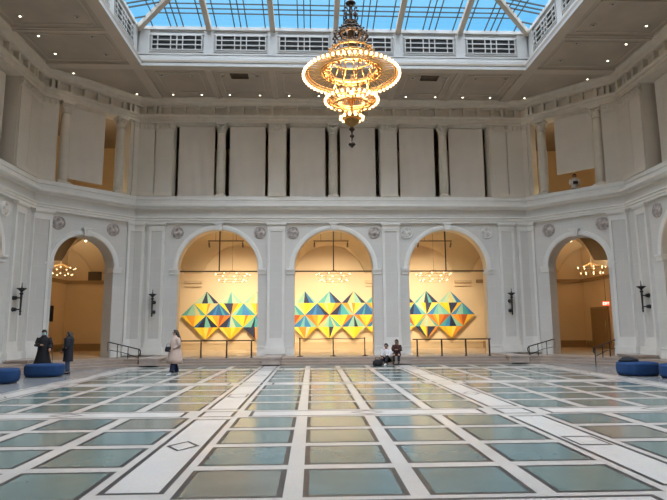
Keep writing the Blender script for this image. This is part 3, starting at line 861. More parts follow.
def make_grille():
    t = empty('vent_grille', (0, 0, 0)); w, h = 1.20, .37
    b = MB(); b.box(-w, w, -.015, .0, -h, h); 
    for i in range(10): z = -h+.075*i; b.poly([(-w, -.05, z), (w, -.05, z), (w, -.015, z+.05), (-w, -.015, z+.05)])
    b.obj('louvre', 'slat', parent=t)
    b = MB(); W = 2*w
    for f in (.0, .115, .375, .50, .615, .875, 1.0): x = -w+W*f; b.box(x-.022, x+.022, -.09, -.0, -h, h)
    for z in (-h, -h/3, h/3, h): b.box(-w-.022, w+.022, -.085, 0, z-.022, z+.022)
    b.box(-w-.13, w+.13, -.05, 0, h+.03, h+.11); b.box(-w-.13, w+.13, -.05, 0, -h-.11, -h-.03)
    b.obj('lattice', 'lant', parent=t)
    return t
g0 = make_grille(); first = True
ZG = 15.54
for i in range(6):
    o = g0 if first else copy_tree(g0); first = False
    o.matrix_world = Matrix.Translation((-LX+1.545+3.09*i, LY1+LO, ZG))
    tag(o, 'dark grille with white lattice, %s from the left, below the back skylight edge' % o9[i], 'grille', 'lattice grilles round the skylight')
for s, w in ((-1, 'left'), (1, 'right')):
    for i in range(3):
        o = copy_tree(g0); o.matrix_world = Matrix.Translation((s*(LX+LO), LY1-1.545-3.09*i, ZG)) @ Matrix.Rotation(-s*pi/2, 4, 'Z')
        tag(o, 'dark lattice grille, %s from the back, below the %s skylight edge' % (o9[i], w), 'grille', 'lattice grilles round the skylight')
# skylight: low hipped glass roof
CX, CY = 0, (LY0+LY1)/2; E_ = LX+LO; ZB_ = 16.36; SL = .20
def rp3(side, u, s):   # side index, u along eave (-E..E), s distance from eave
    z = ZB_+SL*s
    if side == 0: return (CX+u, CY+E_-s, z)
    if side == 1: return (CX+E_-s, CY-u, z)
    if side == 2: return (CX-u, CY-E_+s, z)
    return (CX-E_+s, CY+u, z)
win = empty('window_1', (0, 0, 0), kind='structure')
b = MB()
for sd in range(4): b.poly([rp3(sd, -E_, 0), rp3(sd, E_, 0), rp3(sd, 0, E_)])
b.obj('pane', 'sky_glass', parent=win)
b = MB()
def bar(p, q_, w, h):
    p, q_ = V(p), V(q_); d = (q_-p).normalized(); x = d.cross(V((0, 0, 1))).normalized(); y = x.cross(d).normalized()
    b.grid([[p+x*a+y*c for a, c in ((-w/2, -h), (w/2, -h), (w/2, 0), (-w/2, 0))], [q_+x*a+y*c for a, c in ((-w/2, -h), (w/2, -h), (w/2, 0), (-w/2, 0))]], closed_u=True, smooth=False, cap=True)
for sd in range(4):
    bar(rp3(sd, -E_, 0), rp3(sd, 0, E_), .22, .26)
    for i in range(-2, 3):
        u = i*3.09; bar(rp3(sd, u, 0), rp3(sd, u, E_-abs(u)), .25, .24)
b.obj('rafter', 'ceilbeam', parent=win)
b = MB()
for sd in range(4):
    for i in range(-3, 4):
        for f in (.36, 1.24, 1.545, 1.85, 2.73):
            u = i*3.09+f
            if abs(u) < E_: bar(rp3(sd, u, 0), rp3(sd, u, E_-abs(u)), .045, .06)
    for k in range(3):
        for f in (.95, 1.25, 1.55, 2.73) if k == 0 else (.36, 1.24, 1.545, 1.85, 2.73):
            s1 = k*3.09+f
            if s1 < E_-.2: bar(rp3(sd, -(E_-s1), s1), rp3(sd, E_-s1, s1), .035, .05)
b.obj('glazing_bar', 'slat', parent=win)

# ------------------------------------------------------------------ great chandelier
CH = empty('chandelier', (.03, 15.5, 0), label='huge gilded chandelier with three rings of glowing bulbs hanging below the skylight', cat='chandelier')
def on(z, f): return f
b = MB(); b.lathe([(.03, 11.66), (.03, 18.2)], seg=10); b.obj('stem', 'dgold', parent=CH)
b = MB()
b.lathe([(.03, 11.76), (.10, 11.70), (.13, 11.63), (.16, 11.60), (.11, 11.56), (.06, 11.50), (.05, 11.42), (.08, 11.36), (.05, 11.32), (.06, 11.0), (.14, 10.92), (.10, 10.86), (.10, 10.2), (.05, 10.1)], seg=16)
b.obj('shaft', 'dgold', parent=CH)
b = MB()
for i in range(8):
    a = 2*pi*i/8; ca, sa = cos(a), sin(a)
    pts = [(.08, 10.95), (.17, 11.0), (.22, 11.12), (.20, 11.25), (.14, 11.32), (.17, 11.38), (.23, 11.36)]
    b.tube([(r*ca, r*sa, z) for r, z in pts], .022, 6); b.sphere((.23*ca, .23*sa, 11.36), .035, 8, 6)
b.torus((0, 0, 11.12), .215, .02, 24, 6); b.torus((0, 0, 10.96), .18, .03, 24, 6)
b.obj('crown', 'dgold', parent=CH)
b = MB()
b.torus((0, 0, 10.72), .33, .03, 32, 6); b.torus((0, 0, 10.60), .30, .05, 32, 6)
for i in range(12):
    a = 2*pi*i/12; ca, sa = cos(a), sin(a)
    b.tube([(.15*ca, .15*sa, 10.94), (.24*ca, .24*sa, 10.86), (.33*ca, .33*sa, 10.72), (.30*ca, .30*sa, 10.6)], .018, 6)
    b.sphere((.33*ca, .33*sa, 10.78), .03, 8, 6)
b.obj('upper_dome', 'dgold', parent=CH)
b = MB()
for zz, rr in ((10.55, .46), (10.16, .50), (10.08, .56)): b.torus((0, 0, zz), rr, .025, 40, 6)
for i in range(16):
    a = 2*pi*i/16; ca, sa = cos(a), sin(a)
    b.tube([(.34*ca, .34*sa, 10.6), (.46*ca, .46*sa, 10.55), (.53*ca, .53*sa, 10.46), (.49*ca, .49*sa, 10.36), (.42*ca, .42*sa, 10.28), (.47*ca, .47*sa, 10.19), (.52*ca, .52*sa, 10.14)], .02, 6)
    b.sphere((.50*ca, .50*sa, 10.60), .035, 8, 6); b.sphere((.545*ca, .545*sa, 10.42), .03, 8, 6)
b.obj('arcade_gallery', 'dgold', parent=CH)
b = MB()
for i in range(16):
    a = 2*pi*(i+.5)/16; ca, sa = cos(a), sin(a)
    b.tube([(.56*ca, .56*sa, 10.08), (.66*ca, .66*sa, 10.02), (.70*ca, .70*sa, 9.90), (.64*ca, .64*sa, 9.80), (.72*ca, .72*sa, 9.66), (.86*ca, .86*sa, 9.50)], .022, 6)
    b.sphere((.70*ca, .70*sa, 10.02), .03, 8, 6)
b.torus((0, 0, 9.80), .66, .03, 40, 6); b.torus((0, 0, 10.02), .60, .025, 40, 6)
b.obj('scroll_tier', 'gold', parent=CH)
b = MB(); b.torus((0, 0, 9.30), 1.38, .04, 96, 8); b.torus((0, 0, 9.35), 1.31, .025, 96, 6)
for i in range(58):
    a = 2*pi*i/58; b.sphere((1.42*cos(a), 1.42*sin(a), 9.32), .032, 6, 5)
b.obj('outer_rim', 'gold', parent=CH)
b = MB()
for i in range(58):
    a = 2*pi*(i+.5)/58; ca, sa = cos(a), sin(a); n = V((-sa, ca, 0))*.010
    p0, p1 = V((.82*ca, .82*sa, 9.46)), V((1.33*ca, 1.33*sa, 9.34))
    up = V((0, 0, .022))
    b.grid([[p0-n-up, p0+n-up, p0+n+up, p0-n+up], [p1-n-up*.5, p1+n-up*.5, p1+n+up*.5, p1-n+up*.5]], closed_u=True, smooth=False, cap=True)
b.obj('radial_fins', 'gold', parent=CH)
b = MB(); b.torus((0, 0, 9.44), .80, .06, 64, 8, zs=1.3); b.torus((0, 0, 9.36), .90, .03, 64, 6)
for i in range(24): a = 2*pi*i/24; b.sphere((.80*cos(a), .80*sin(a), 9.34), .05, 8, 6)
b.obj('inner_rim', 'gold', parent=CH)
for i in range(8):
    a = 2*pi*(i+.3)/8; ca, sa = cos(a), sin(a); b = MB()
    b.tube([(.76*ca, .76*sa, 9.40), (.60*ca, .60*sa, 9.22), (.50*ca, .50*sa, 8.95), (.62*ca, .62*sa, 8.62)], .02, 6)
    for k in range(5): t = k/4; b.sphere(((.72-.2*t)*ca, (.72-.2*t)*sa, 9.34-.38*t), .032, 7, 5)
    b.obj('suspension_arm', 'gold', parent=CH)
b = MB(); b.torus((0, 0, 8.50), .735, .04, 72, 8); b.torus((0, 0, 8.56), .68, .03, 64, 6)
for i in range(36): a = 2*pi*i/36; b.tube([(.70*cos(a), .70*sin(a), 8.52), (.42*cos(a), .42*sin(a), 8.38), (.26*cos(a), .26*sin(a), 8.16), (.28*cos(a), .28*sin(a), 7.98)], .011, 5)
b.torus((0, 0, 8.38), .42, .03, 48, 6); b.torus((0, 0, 8.3), .55, .018, 48, 6)
b.lathe([(.02, 9.3), (.04, 8.9), (.07, 8.7), (.14, 8.52), (.10, 8.42), (.04, 8.36), (.03, 7.9)], seg=20)
b.obj('basket', 'gold', parent=CH)
b = MB(); b.torus((0, 0, 7.95), .275, .04, 48, 8)
b.lathe([(.26, 7.97), (.22, 7.80), (.12, 7.70), (.04, 7.64), (.03, 7.60)], seg=20)
b.obj('lower_rim', 'gold', parent=CH)
b = MB(); b.lathe([(.03, 7.64), (.08, 7.60), (.09, 7.56), (.03, 7.50), (.02, 7.42), (.06, 7.39), (.07, 7.35), (.02, 7.30), (.02, 7.20), (.09, 7.14), (.11, 7.10), (.06, 7.05), (.012, 7.00)], seg=16)
b.obj('finial', 'dgold', parent=CH)
bb = None
for rr, zz, n, sz in ((1.445, 9.25, 58, .045), (.79, 8.46, 30, .045), (.335, 7.92, 12, .048)):
    for i in range(n):
        a = 2*pi*(i+.5)/n
        if bb is None:
            m0 = MB(); m0.sphere((0, 0, 0), .062, 10, 8, sc=(1, 1, 1.15)); bb = m0.obj('bulb', 'bulb', parent=CH); o = bb
        else: o = bb.copy(); COL.objects.link(o); o.parent = CH
        o.location = (rr*cos(a), rr*sin(a), zz); s1 = sz/.062; o.scale = (s1, s1, s1)
pointlamp((.03, 15.5, 8.80), 1150, .25, (1, .68, .38))

# ------------------------------------------------------------------ sconces
def make_sconce():
    t = empty('wall_sconce', (0, 0, 0))
    b = MB(); b.lathe([(.015, 2.36), (.045, 2.42), (.03, 2.48), (.05, 2.52), (.035, 2.6), (.05, 3.2), (.04, 3.24), (.075, 3.28), (.075, 3.33), (.04, 3.36)], c=(0, -.34, 0), seg=12); b.obj('torch_staff', 'iron', parent=t)
    b = MB(); b.lathe([(.04, 3.36), (.07, 3.42), (.17, 3.50), (.20, 3.51), (.20, 3.54), (.03, 3.56)], c=(0, -.34, 0), seg=18); b.obj('cup', 'iron', parent=t)
    b = MB(); b.lathe([(.02, 3.55), (.03, 3.60), (.012, 3.66), (.02, 3.70), (.004, 3.80)], c=(0, -.34, 0), seg=10); b.obj('spike', 'iron', parent=t)
    for z in (2.62, 3.12):
        b = MB(); b.tube([(0, 0, z), (0, -.34, z)], .03, 8); b.sphere((0, -.10, z), .085, 10, 8); b.lathe([(.10, 0), (.10, .03), (.06, .04)], seg=12)
        n0 = len(b.v)-12*3
        b.v[n0:] = [(x, -.0-zz-.0, z+y) for x, y, zz in b.v[n0:]]
        b.obj('bracket', 'iron', parent=t)
    return t
sc = make_sconce(); f1 = True
for F, x, lab in ((F_back, -9.44, 'black torch sconce on the pilaster just left of the left back arch'), (F_back, 9.44, 'black torch sconce on the pilaster just right of the right back arch'),
                  (F_l, 9.36, 'black torch sconce at the left edge of the photo above the blue ottomans'), (F_r, -9.36, 'black torch sconce at the right edge of the photo above the blue ottomans')):
    o = sc if f1 else copy_tree(sc); f1 = False
    o.matrix_world = F @ Matrix.Translation((x, -.11, 0)); tag(o, lab, 'sconce', 'black torch wall sconces')

# ------------------------------------------------------------------ roundels
def roundel(F, x, z, seed, pale, label):
    rd = random.Random(seed)
    t = empty('roundel', None, mw=F @ Matrix.Translation((x, 0, z)), label=label, cat='relief roundel', group='marble roundels above the arches')
    def disc(prof, mt, nm, amp=0):
        rows = []; seg = 28; ph = [rd.uniform(0, 6.28) for _ in range(8)]
        for r, y in prof:
            row = []
            for i in range(seg):
                a = 2*pi*i/seg; px, pz = r*cos(a), r*sin(a)
                d = amp*(sin(11*px+ph[0])*sin(13*pz+ph[1])+sin(23*px+ph[2]+8*pz)+.7*sin(27*pz+ph[3])) if amp else 0
                row.append((px, y-d*(1 if r < .24 else 0), pz))
            rows.append(row)
        b = MB(); b.grid(rows, closed_u=True)
        b.poly(rows[-1]); b.obj(nm, mt, parent=t)
    disc([(.33, .02), (.33, -.05), (.31, -.07), (.28, -.06), (.27, -.02)], 'trim' if pale else 'roundel', 'rim')
    disc([(.275, -.02), (.24, -.035), (.20, -.06), (.16, -.065), (.12, -.075), (.08, -.085), (.04, -.09), (.002, -.09)], 'roundelL' if pale else 'roundel', 'relief', .022)
for ci, (c, w) in enumerate(((-BAY, 'left'), (0, 'middle'), (BAY, 'right'))):
    for s, w2 in ((-1, 'left'), (1, 'right')):
        roundel(F_back, c+s*2.2, 6.86, ci*2+(s > 0), ci == 2, 'round carved marble relief at the upper %s of the %s back arch' % (w2, w))
for F, w, far in ((F_chl, 'left', 1), (F_chr, 'right', -1)):
    for s in (-1, 1):
        roundel(F, s*1.36, 6.86, 20+s+far*3, False, 'round carved relief on the side nearer the %s above the %s corner arch' % ('back wall' if s == far else 'camera', w))
roundel(F_l, BAY+2.2, 6.86, 31, True, 'pale round relief at the far left edge of the photo on the side wall')
roundel(F_r, -BAY-2.2, 6.86, 32, False, 'reddish brown round relief at the far right edge on the side wall')

# ------------------------------------------------------------------ railings
def railing(xs_, y, x0, x1, label):
    t = empty('railing', (0, y, PLAT), label=label, cat='railing', group='dark railings before the outer back arches')
    b = MB(); b.box(x0, x1, -.035, .035, .80, .86); b.obj('top_rail', 'bronze', parent=t)
    for x in xs_:
        b = MB(); b.box(x-.035, x+.035, -.03, .03, 0, .80); b.box(x-.07, x+.07, -.06, .06, 0, .025); b.obj('post', 'bronze', parent=t)
railing([-7.80, -6.56, -5.32, -4.12], 27.2, -7.95, -3.98, 'dark metal railing on the platform before the left back arch, behind the walking visitor')
railing([4.02, 5.24, 6.44, 7.62], 27.2, 3.80, 7.70, 'dark metal railing on the platform before the right back arch')
t0 = None
for x, w in ((-1.78, 'left'), (-.10, 'middle'), (1.50, 'right')):
    if t0 is None:
        t0 = empty('stanchion', (0, 0, 0)); b = MB(); b.lathe([(.17, 0), (.17, .02), (.06, .04), (.03, .06)], seg=18); b.obj('base', 'bronze', parent=t0)
        b = MB(); b.lathe([(.026, .05), (.026, .86), (.035, .87), (.035, .93), (.02, .94)], seg=12); b.obj('post', 'bronze', parent=t0); o = t0
    else: o = copy_tree(t0)
    o.location = (x, 28.0, PLAT); tag(o, '%s of three slim black stanchions before the middle back arch' % w, 'stanchion', 'stanchions before the middle arch')
for xa, xb, w in ((-1.78, -.10, 'left'), (-.10, 1.50, 'right')):
    b = MB(); n = 10; rows = []
    for i in range(n+1):
        u = i/n; x = xa+.045+(xb-xa-.09)*u; z = PLAT+.89-.03*sin(pi*u)
        rows.append([(x, 27.99, z-.018), (x, 28.01, z-.018), (x, 28.01, z+.018), (x, 27.99, z+.018)])
    b.grid(rows, closed_u=True, smooth=False, cap=True)
    b.obj('barrier_belt', 'bronze', label='thin %s barrier belt strung between the stanchions of the middle arch' % w, cat='barrier belt')
# stair handrails: local y toward the wall (negative into the court)
def handrail(F, x, label):
    t = empty('handrail', None, mw=F @ Matrix.Translation((x, 0, 0)), label=label, cat='handrail', group='black handrails on the corner steps')
    b = MB(); h = .76
    def hz(y): return .80+(y+3.1)*(.30/3.3)
    pts = [(0, .16, PLAT+.30), (0, .24, hz(.2)-.06), (0, .14, hz(.2)), (0, -1.4, hz(-1.4)), (0, -3.0, hz(-3.0)), (0, -3.14, .74), (0, -3.16, .62), (0, -3.02, .54)]
    b.tube(pts, .028, 8); b.obj('grab_rail', 'iron', parent=t)
    b = MB(); b.tube([(0, .16, PLAT+.38), (0, -1.4, .62), (0, -2.95, .42)], .016, 6)
    b.obj('lower_rail', 'iron', parent=t)
    for y, zb in ((.14, PLAT), (-.85, PLAT), (-1.95, PLAT), (-2.98, 0.0)):
        b = MB(); b.tube([(0, y, zb), (0, y, hz(y))], .022, 8); b.obj('post', 'iron', parent=t)
handrail(F_chl, 1.50, 'black handrail descending the steps at the right of the left corner arch')
handrail(F_chr, -1.50, 'black handrail descending the steps at the left of the right corner arch')
handrail(F_chr, 1.50, 'black handrail beside the blue ottoman at the right corner steps')

# ------------------------------------------------------------------ ottomans
def ottoman(x, y, rx, ry, h, rot, label):
    t = empty('ottoman', (x, y, 0), rot, label=label, cat='ottoman', group='royal blue ottomans')
    def ring(k, z, n=48, e=2.6):
        out = []
        for i in range(n):
            a = 2*pi*i/n; c_, s1 = cos(a), sin(a)
            out.append((k*rx*math.copysign(abs(c_)**(2/e), c_), k*ry*math.copysign(abs(s1)**(2/e), s1), z))
        return out
    b = MB(); b.grid([ring(.90, 0), ring(.92, .05)], closed_u=True, cap=True); b.obj('plinth', 'black', parent=t)
    b = MB(); b.grid([ring(.93, .04), ring(.965, .06), ring(1.0, .14), ring(1.01, h*.6), ring(1.0, h-.09), ring(.975, h-.03), ring(.93, h), ring(.6, h+.012), ring(.2, h+.015)], closed_u=True, cap=True)
    b.obj('upholstery', 'otto', parent=t)
    b = MB(); rows = [ring(1.008, h-.085), ring(1.018, h-.08), ring(1.008, h-.072)]; b.grid(rows, closed_u=True); b.obj('piping', 'otto', parent=t)
ottoman(-11.22, 21.40, .68, .52, .46, .06, 'blue ottoman in front of the masked person, left')
ottoman(-11.85, 18.85, .95, .60, .47, .1, 'blue ottoman cut by the left edge of the photo')
ottoman(10.52, 19.60, .66, .60, .47, .05, 'blue ottoman with a dark jacket lying on it, right')
ottoman(11.30, 18.25, .70, .60, .47, -.05, 'blue ottoman cut by the right edge of the photo')
b = MB(); rd = random.Random(5); rows = []
for j in range(7):
    row = []
    for i in range(16):
        a = 2*pi*i/16; k = [1, 1.02, .95, .8, .6, .35, .03][j]
        zz = [0, .03, .07, .10, .125, .14, .15][j]+.02*sin(3*a+j)*(j > 1)
        row.append((.30*k*cos(a)*(1+.15*sin(2*a+1)), .17*k*sin(a)*(1+.2*sin(3*a)), zz))
    rows.append(row)
b.grid(rows, closed_u=True, cap=True)
o = b.obj('folded_jacket', 'navy', loc=(10.24, 19.66, .490), rot=-.2, label='dark navy jacket lying rumpled on the right blue ottoman', cat='jacket')

# ------------------------------------------------------------------ people
def loft(b, rings, seg=20, mi=0, cap=True):
    rows = []
    for r in rings:
        cx, cy, z, rx, ry = r[:5]; tl = r[5] if len(r) > 5 else 0
        rows.append([(cx+rx*cos(2*pi*i/seg), cy+ry*sin(2*pi*i/seg), z+tl*sin(2*pi*i/seg)) for i in range(seg)])
    b.grid(rows, mi, closed_u=True, cap=cap)
def limbtube(b, pts, rs, seg=12, mi=0):
    P = [V(p) for p in pts]; Q = []; Rr = []
    for i in range(len(P)-1):
        for k in range(4): t = k/4; Q.append(P[i].lerp(P[i+1], t)); Rr.append(rs[i]+(rs[i+1]-rs[i])*t)
    Q.append(P[-1]); Rr.append(rs[-1]); rows = []
    for i, p in enumerate(Q):
        d = (Q[min(i+1, len(Q)-1)]-Q[max(i-1, 0)]).normalized(); a = V((0, 0, 1)) if abs(d.z) < .8 else V((0, 1, 0))
        x = a.cross(d).normalized(); y = d.cross(x)
        rows.append([p+x*Rr[i]*cos(2*pi*k/seg)+y*Rr[i]*sin(2*pi*k/seg) for k in range(seg)])
    b.grid(rows, mi, closed_u=True, cap=True)
def body(par, J, skin, name='body'):
    """J: dict of joints (local, figure faces -y). One skinned continuous surface."""
    vs = []; es = []; rs = []
    def add(p, r, parent=None):
        vs.append(tuple(p)); rs.append(r); i = len(vs)-1
        if parent is not None: es.append((parent, i))
        return i
    pel = add(J['pelvis'], .125); P0 = V(J['pelvis']); ch = V(J['chest']); nk = V(J['neck']); hd = V(J['head'])
    sp = add(P0.lerp(ch, .5), .115, pel); c = add(ch, .13, sp); n = add(nk, .055, c)
    h1 = add(nk.lerp(hd, .55), .068, n); h2 = add(hd, .092, h1); up = (hd-nk).normalized(); fw = V(J.get('face', (0, -1, 0))).normalized()
    h3 = add(hd+up*.075, .075, h2); nose = add(hd+fw*.115-up*.01, .014, h2)
    for s in ('l', 'r'):
        sh = add(J['sh_'+s], .062, c); el = add(J['el_'+s], .044, sh); wr = add(J['wr_'+s], .028, el)
        W = V(J['wr_'+s]); d = (W-V(J['el_'+s])).normalized(); side = d.cross(V((0, 0, 1)) if abs(d.z) < .8 else V((0, 1, 0))).normalized(); pn = side.cross(d)
        pm = add(W+d*.06, .030, wr)
        for k, L_ in enumerate((.060, .072, .068, .052)):
            o_ = side*(.026-.0175*k)
            f1_ = add(W+d*.095+o_, .010, pm); f2_ = add(W+d*(.095+L_*.55)+o_-pn*.008, .009, f1_); add(W+d*(.095+L_*.9)+o_-pn*.028, .008, f2_)
        th = add(W+d*.035+side*.042, .012, pm); add(W+d*.075+side*.062-pn*.015, .010, th)
        hp = add(J['hp_'+s], .098, pel); kn = add(J['kn_'+s], .062, hp); an = add(J['an_'+s], .042, kn)
        A = V(J['an_'+s]); f_ = V(J.get('toe', (0, -1, 0))).normalized()
        he = add(A+V((0, 0, -.045)), .036, an); add(A+f_*.13+V((0, 0, -.055)), .028, he)
    me = bpy.data.meshes.new(name); me.from_pydata(vs, es, []); me.materials.append(M[skin])
    o = bpy.data.objects.new(name, me); COL.objects.link(o); o.parent = par
    m = o.modifiers.new('skin', 'SKIN'); m.use_smooth_shade = True
    sv = me.skin_vertices[0].data if me.skin_vertices else None
    if sv is None:
        bpy.context.view_layer.objects.active = o; bpy.ops.mesh.customdata_skin_add(); sv = me.skin_vertices[0].data
    for i, r in enumerate(rs): sv[i].radius = (r, r); sv[i].use_root = (i == 0)
    m2 = o.modifiers.new('sub', 'SUBSURF'); m2.levels = 1; m2.render_levels = 2
    # eyes
    b = MB(); rt = fw.cross(up).normalized()
    for s in (-1, 1): b.sphere(tuple(hd+fw*.088+rt*s*.032+up*.018), .011, 8, 6)
    b.obj('eyes', 'eye', parent=par)
    b = MB(); b.sphere(tuple(hd+fw*.088-up*.045), .016, 8, 6, sc=(1, .5, .4)); b.obj('mouth', 'brown', parent=par)
    return hd, up, fw, rt
def standing(h=1.68, arms=None):
    k = h/1.72
    J = dict(pelvis=(0, 0, .95*k), chest=(0, .0, 1.30*k), neck=(0, .01, 1.47*k), head=(0, -.01, 1.60*k))
    for s, sg in (('l', 1), ('r', -1)):
        J['sh_'+s] = (sg*.165, .01, 1.40*k); J['el_'+s] = (sg*.22, .03, 1.12*k); J['wr_'+s] = (sg*.20, -.08, .90*k)
        J['hp_'+s] = (sg*.085, 0, .90*k); J['kn_'+s] = (sg*.095, -.01, .50*k); J['an_'+s] = (sg*.10, .02, .09)
    if arms: J.update(arms)
    return J
def shoes(par, J, mt, toe=(0, -1, 0), big=1.):
    f_ = V(toe).normalized(); a = math.atan2(f_.y, f_.x)
    for s in ('l', 'r'):
        A = V(J['an_'+s]); b = MB(); rows = []
        for t, w, h in ((-.075, .02, .05), (-.06, .038, .085), (0, .042, .10), (.06, .045, .075), (.13, .048, .055), (.175, .035, .04), (.19, .012, .025)):
            rows.append([(t, w*cos(2*pi*i/12), .002+h*(.5+.5*sin(2*pi*i/12))) for i in range(12)])
        Mx = Matrix.Translation((A.x, A.y, A.z-.09)) @ Matrix.Rotation(a, 4, 'Z')
        b.grid([[tuple(Mx @ (V(p)*big)) for p in r] for r in rows], closed_u=True, cap=True); b.obj('shoe', mt, parent=par)
def hair_cap(b, hd, up, fw, r=.108, back=.02):
    rows = []; rt = fw.cross(up).normalized()
    for j in range(9):
        t = -0.55+(pi/2+.55)*j/8; row = []
        for i in range(18):
            a = 2*pi*i/18; fwc = cos(a)
            tt = t if fwc < .35 else max(t, .55)
            p = hd-fw*back+up*.015+(fw*cos(a)*1.05+rt*sin(a)*.92)*r*cos(tt)+up*r*1.15*sin(tt)
            row.append(tuple(p))
        rows.append(row)
    b.grid(rows, closed_u=True)
def trousers(par, J, mt, r0=.105, r1=.075, r2=.065, zc=.10):
    b = MB(); pe = V(J['pelvis'])
    for s in ('l', 'r'):
        limbtube(b, [J['hp_'+s], J['kn_'+s], V(J['an_'+s])+V((0, 0, .02))], [r0, r1, r2])
    b.sphere(tuple(pe+V((0, 0, -.03))), .15, 14, 8, sc=(1.1, .85, .8)); b.obj('trousers', mt, parent=par)

# 1. masked person in black behind the left ottoman
pr = empty('person', (-11.68, 22.15, 0), R(8), label='person in a long black coat and light blue face mask standing behind the blue ottoman', cat='person')
J = standing(1.74, dict(el_l=(.27, .02, 1.16), wr_l=(.30, -.18, 1.02), el_r=(-.27, .0, 1.15), wr_r=(-.02, -.24, 1.16)))
hd, up, fw, rt = body(pr, J, 'skin')
b = MB(); loft(b, [(0, .02, .20, .40, .30), (0, .02, .40, .34, .27), (0, 0, .62, .27, .22), (0, 0, .92, .21, .18), (0, 0, 1.12, .20, .17), (0, 0, 1.30, .225, .17), (0, .01, 1.42, .20, .14), (0, .01, 1.48, .10, .09), (0, .01, 1.53, .085, .08)])
for s in ('l', 'r'): limbtube(b, [J['sh_'+s], J['el_'+s], J['wr_'+s]], [.10, .078, .062])
b.obj('coat', 'black', parent=pr); trousers(pr, J, 'black'); shoes(pr, J, 'shoe')
b = MB(); hair_cap(b, hd, up, fw, .107); b.obj('hair', 'hair', parent=pr)
b = MB(); rows = []
for j in range(5):
    z = -.075+.085*j/4; rows.append([tuple(hd+up*z+fw*(.088+.022*sin(pi*j/4))*cos(a)+rt*.09*sin(a)) for a in [(-1.2+2.4*i/10) for i in range(11)]])
b.grid(rows); b.obj('face_mask', 'mask', parent=pr)
b = MB(); b.tube([(.37, -.17, 1.00), (.43, -.14, .02)], .012, 8); b.tube([(.37, -.23, 1.02), (.37, -.11, 1.02)], .018, 8)
o = b.obj('walking_cane', 'iron', loc=(-11.68, 22.15, 0), rot=R(8), label='thin dark cane held by the masked person in black', cat='cane')

# 2. visitor in a long quilted coat, seen from the side
pr = empty('person', (-10.80, 22.35, 0), R(-80), label='person in a long dark quilted coat and jeans standing right of the masked person', cat='person')
J = standing(1.64, dict(el_l=(.21, -.02, 1.06), wr_l=(.17, -.16, .94), el_r=(-.21, -.02, 1.06), wr_r=(-.17, -.16, .94)))
hd, up, fw, rt = body(pr, J, 'skin2')
b = MB(); rr = []
for i in range(25):
    z = .50+.90*i/24; w = .215-.02*sin(pi*i/24); w += .010*(1 if i % 2 else -1); rr.append((0, .01, z, w, w*.86))
rr += [(0, .01, 1.44, .12, .11), (0, .01, 1.50, .09, .09)]
loft(b, rr)
for s in ('l', 'r'): limbtube(b, [J['sh_'+s], J['el_'+s], J['wr_'+s]], [.095, .078, .06])
b.obj('coat', 'navy', parent=pr); trousers(pr, J, 'jeans', .09, .066, .058); shoes(pr, J, 'shoe')
b = MB(); hair_cap(b, hd, up, fw, .108)
loft(b, [(0, .10, 1.22, .09, .05), (0, .11, 1.35, .115, .07), (0, .075, 1.48, .12, .08), (0, .05, 1.60, .10, .07)]); b.obj('hair', 'hair', parent=pr)

# 3. walking visitor in a pale pink coat
pr = empty('person', (-6.42, 21.55, 0), R(-52), label='long-haired person in a pale pink coat walking across the floor before the left back arch', cat='person')
J = standing(1.70, dict(el_l=(.24, .05, 1.10), wr_l=(.15, -.14, 1.00), el_r=(-.24, .05, 1.10), wr_r=(-.13, -.15, 1.00), kn_l=(.09, -.10, .50), an_l=(.09, -.16, .09), an_r=(-.09, .14, .09), kn_r=(-.09, .03, .50)))
hd, up, fw, rt = body(pr, J, 'skin2')
b = MB(); loft(b, [(0, 0, .44, .32, .30), (0, 0, .60, .30, .28), (0, 0, .85, .26, .24), (0, 0, 1.05, .225, .21), (0, 0, 1.25, .225, .19), (0, .01, 1.38, .19, .14), (0, .01, 1.45, .10, .09), (0, .01, 1.50, .08, .08)])
for s in ('l', 'r'): limbtube(b, [J['sh_'+s], J['el_'+s], J['wr_'+s]], [.098, .08, .062])
b.obj('coat', 'coat', parent=pr); trousers(pr, J, 'djeans', .10, .085, .085); shoes(pr, J, 'wshoe', big=1.08)
b = MB(); hair_cap(b, hd, up, fw, .112)
loft(b, [(0, .12, .98, .05, .03), (0, .15, 1.10, .115, .05), (0, .15, 1.25, .145, .07), (0, .12, 1.38, .145, .09), (0, .07, 1.50, .125, .09), (0, .04, 1.62, .11, .085)]); b.obj('hair', 'hair', parent=pr)
b = MB(); b.torus((0, 0, 0), .10, .012, 24, 6)
b.v = [tuple(hd+up*.02+fw*p[0]+rt*p[1]*.95+up*p[2]) for p in b.v]; b.obj('glasses', 'black', parent=pr)
b = MB(); loft(b, [(0, 0, -.10, .10, .045), (0, 0, -.06, .13, .06), (0, 0, .06, .12, .05), (0, 0, .10, .08, .03)]); b.tube([(-.08, 0, .08), (-.05, 0, .20), (.05, 0, .20), (.08, 0, .08)], .010, 6)
o = b.obj('handbag', 'black', parent=None, loc=(-6.63, 21.36, .98), rot=.4, label='small black bag carried by the visitor in the pink coat', cat='bag')

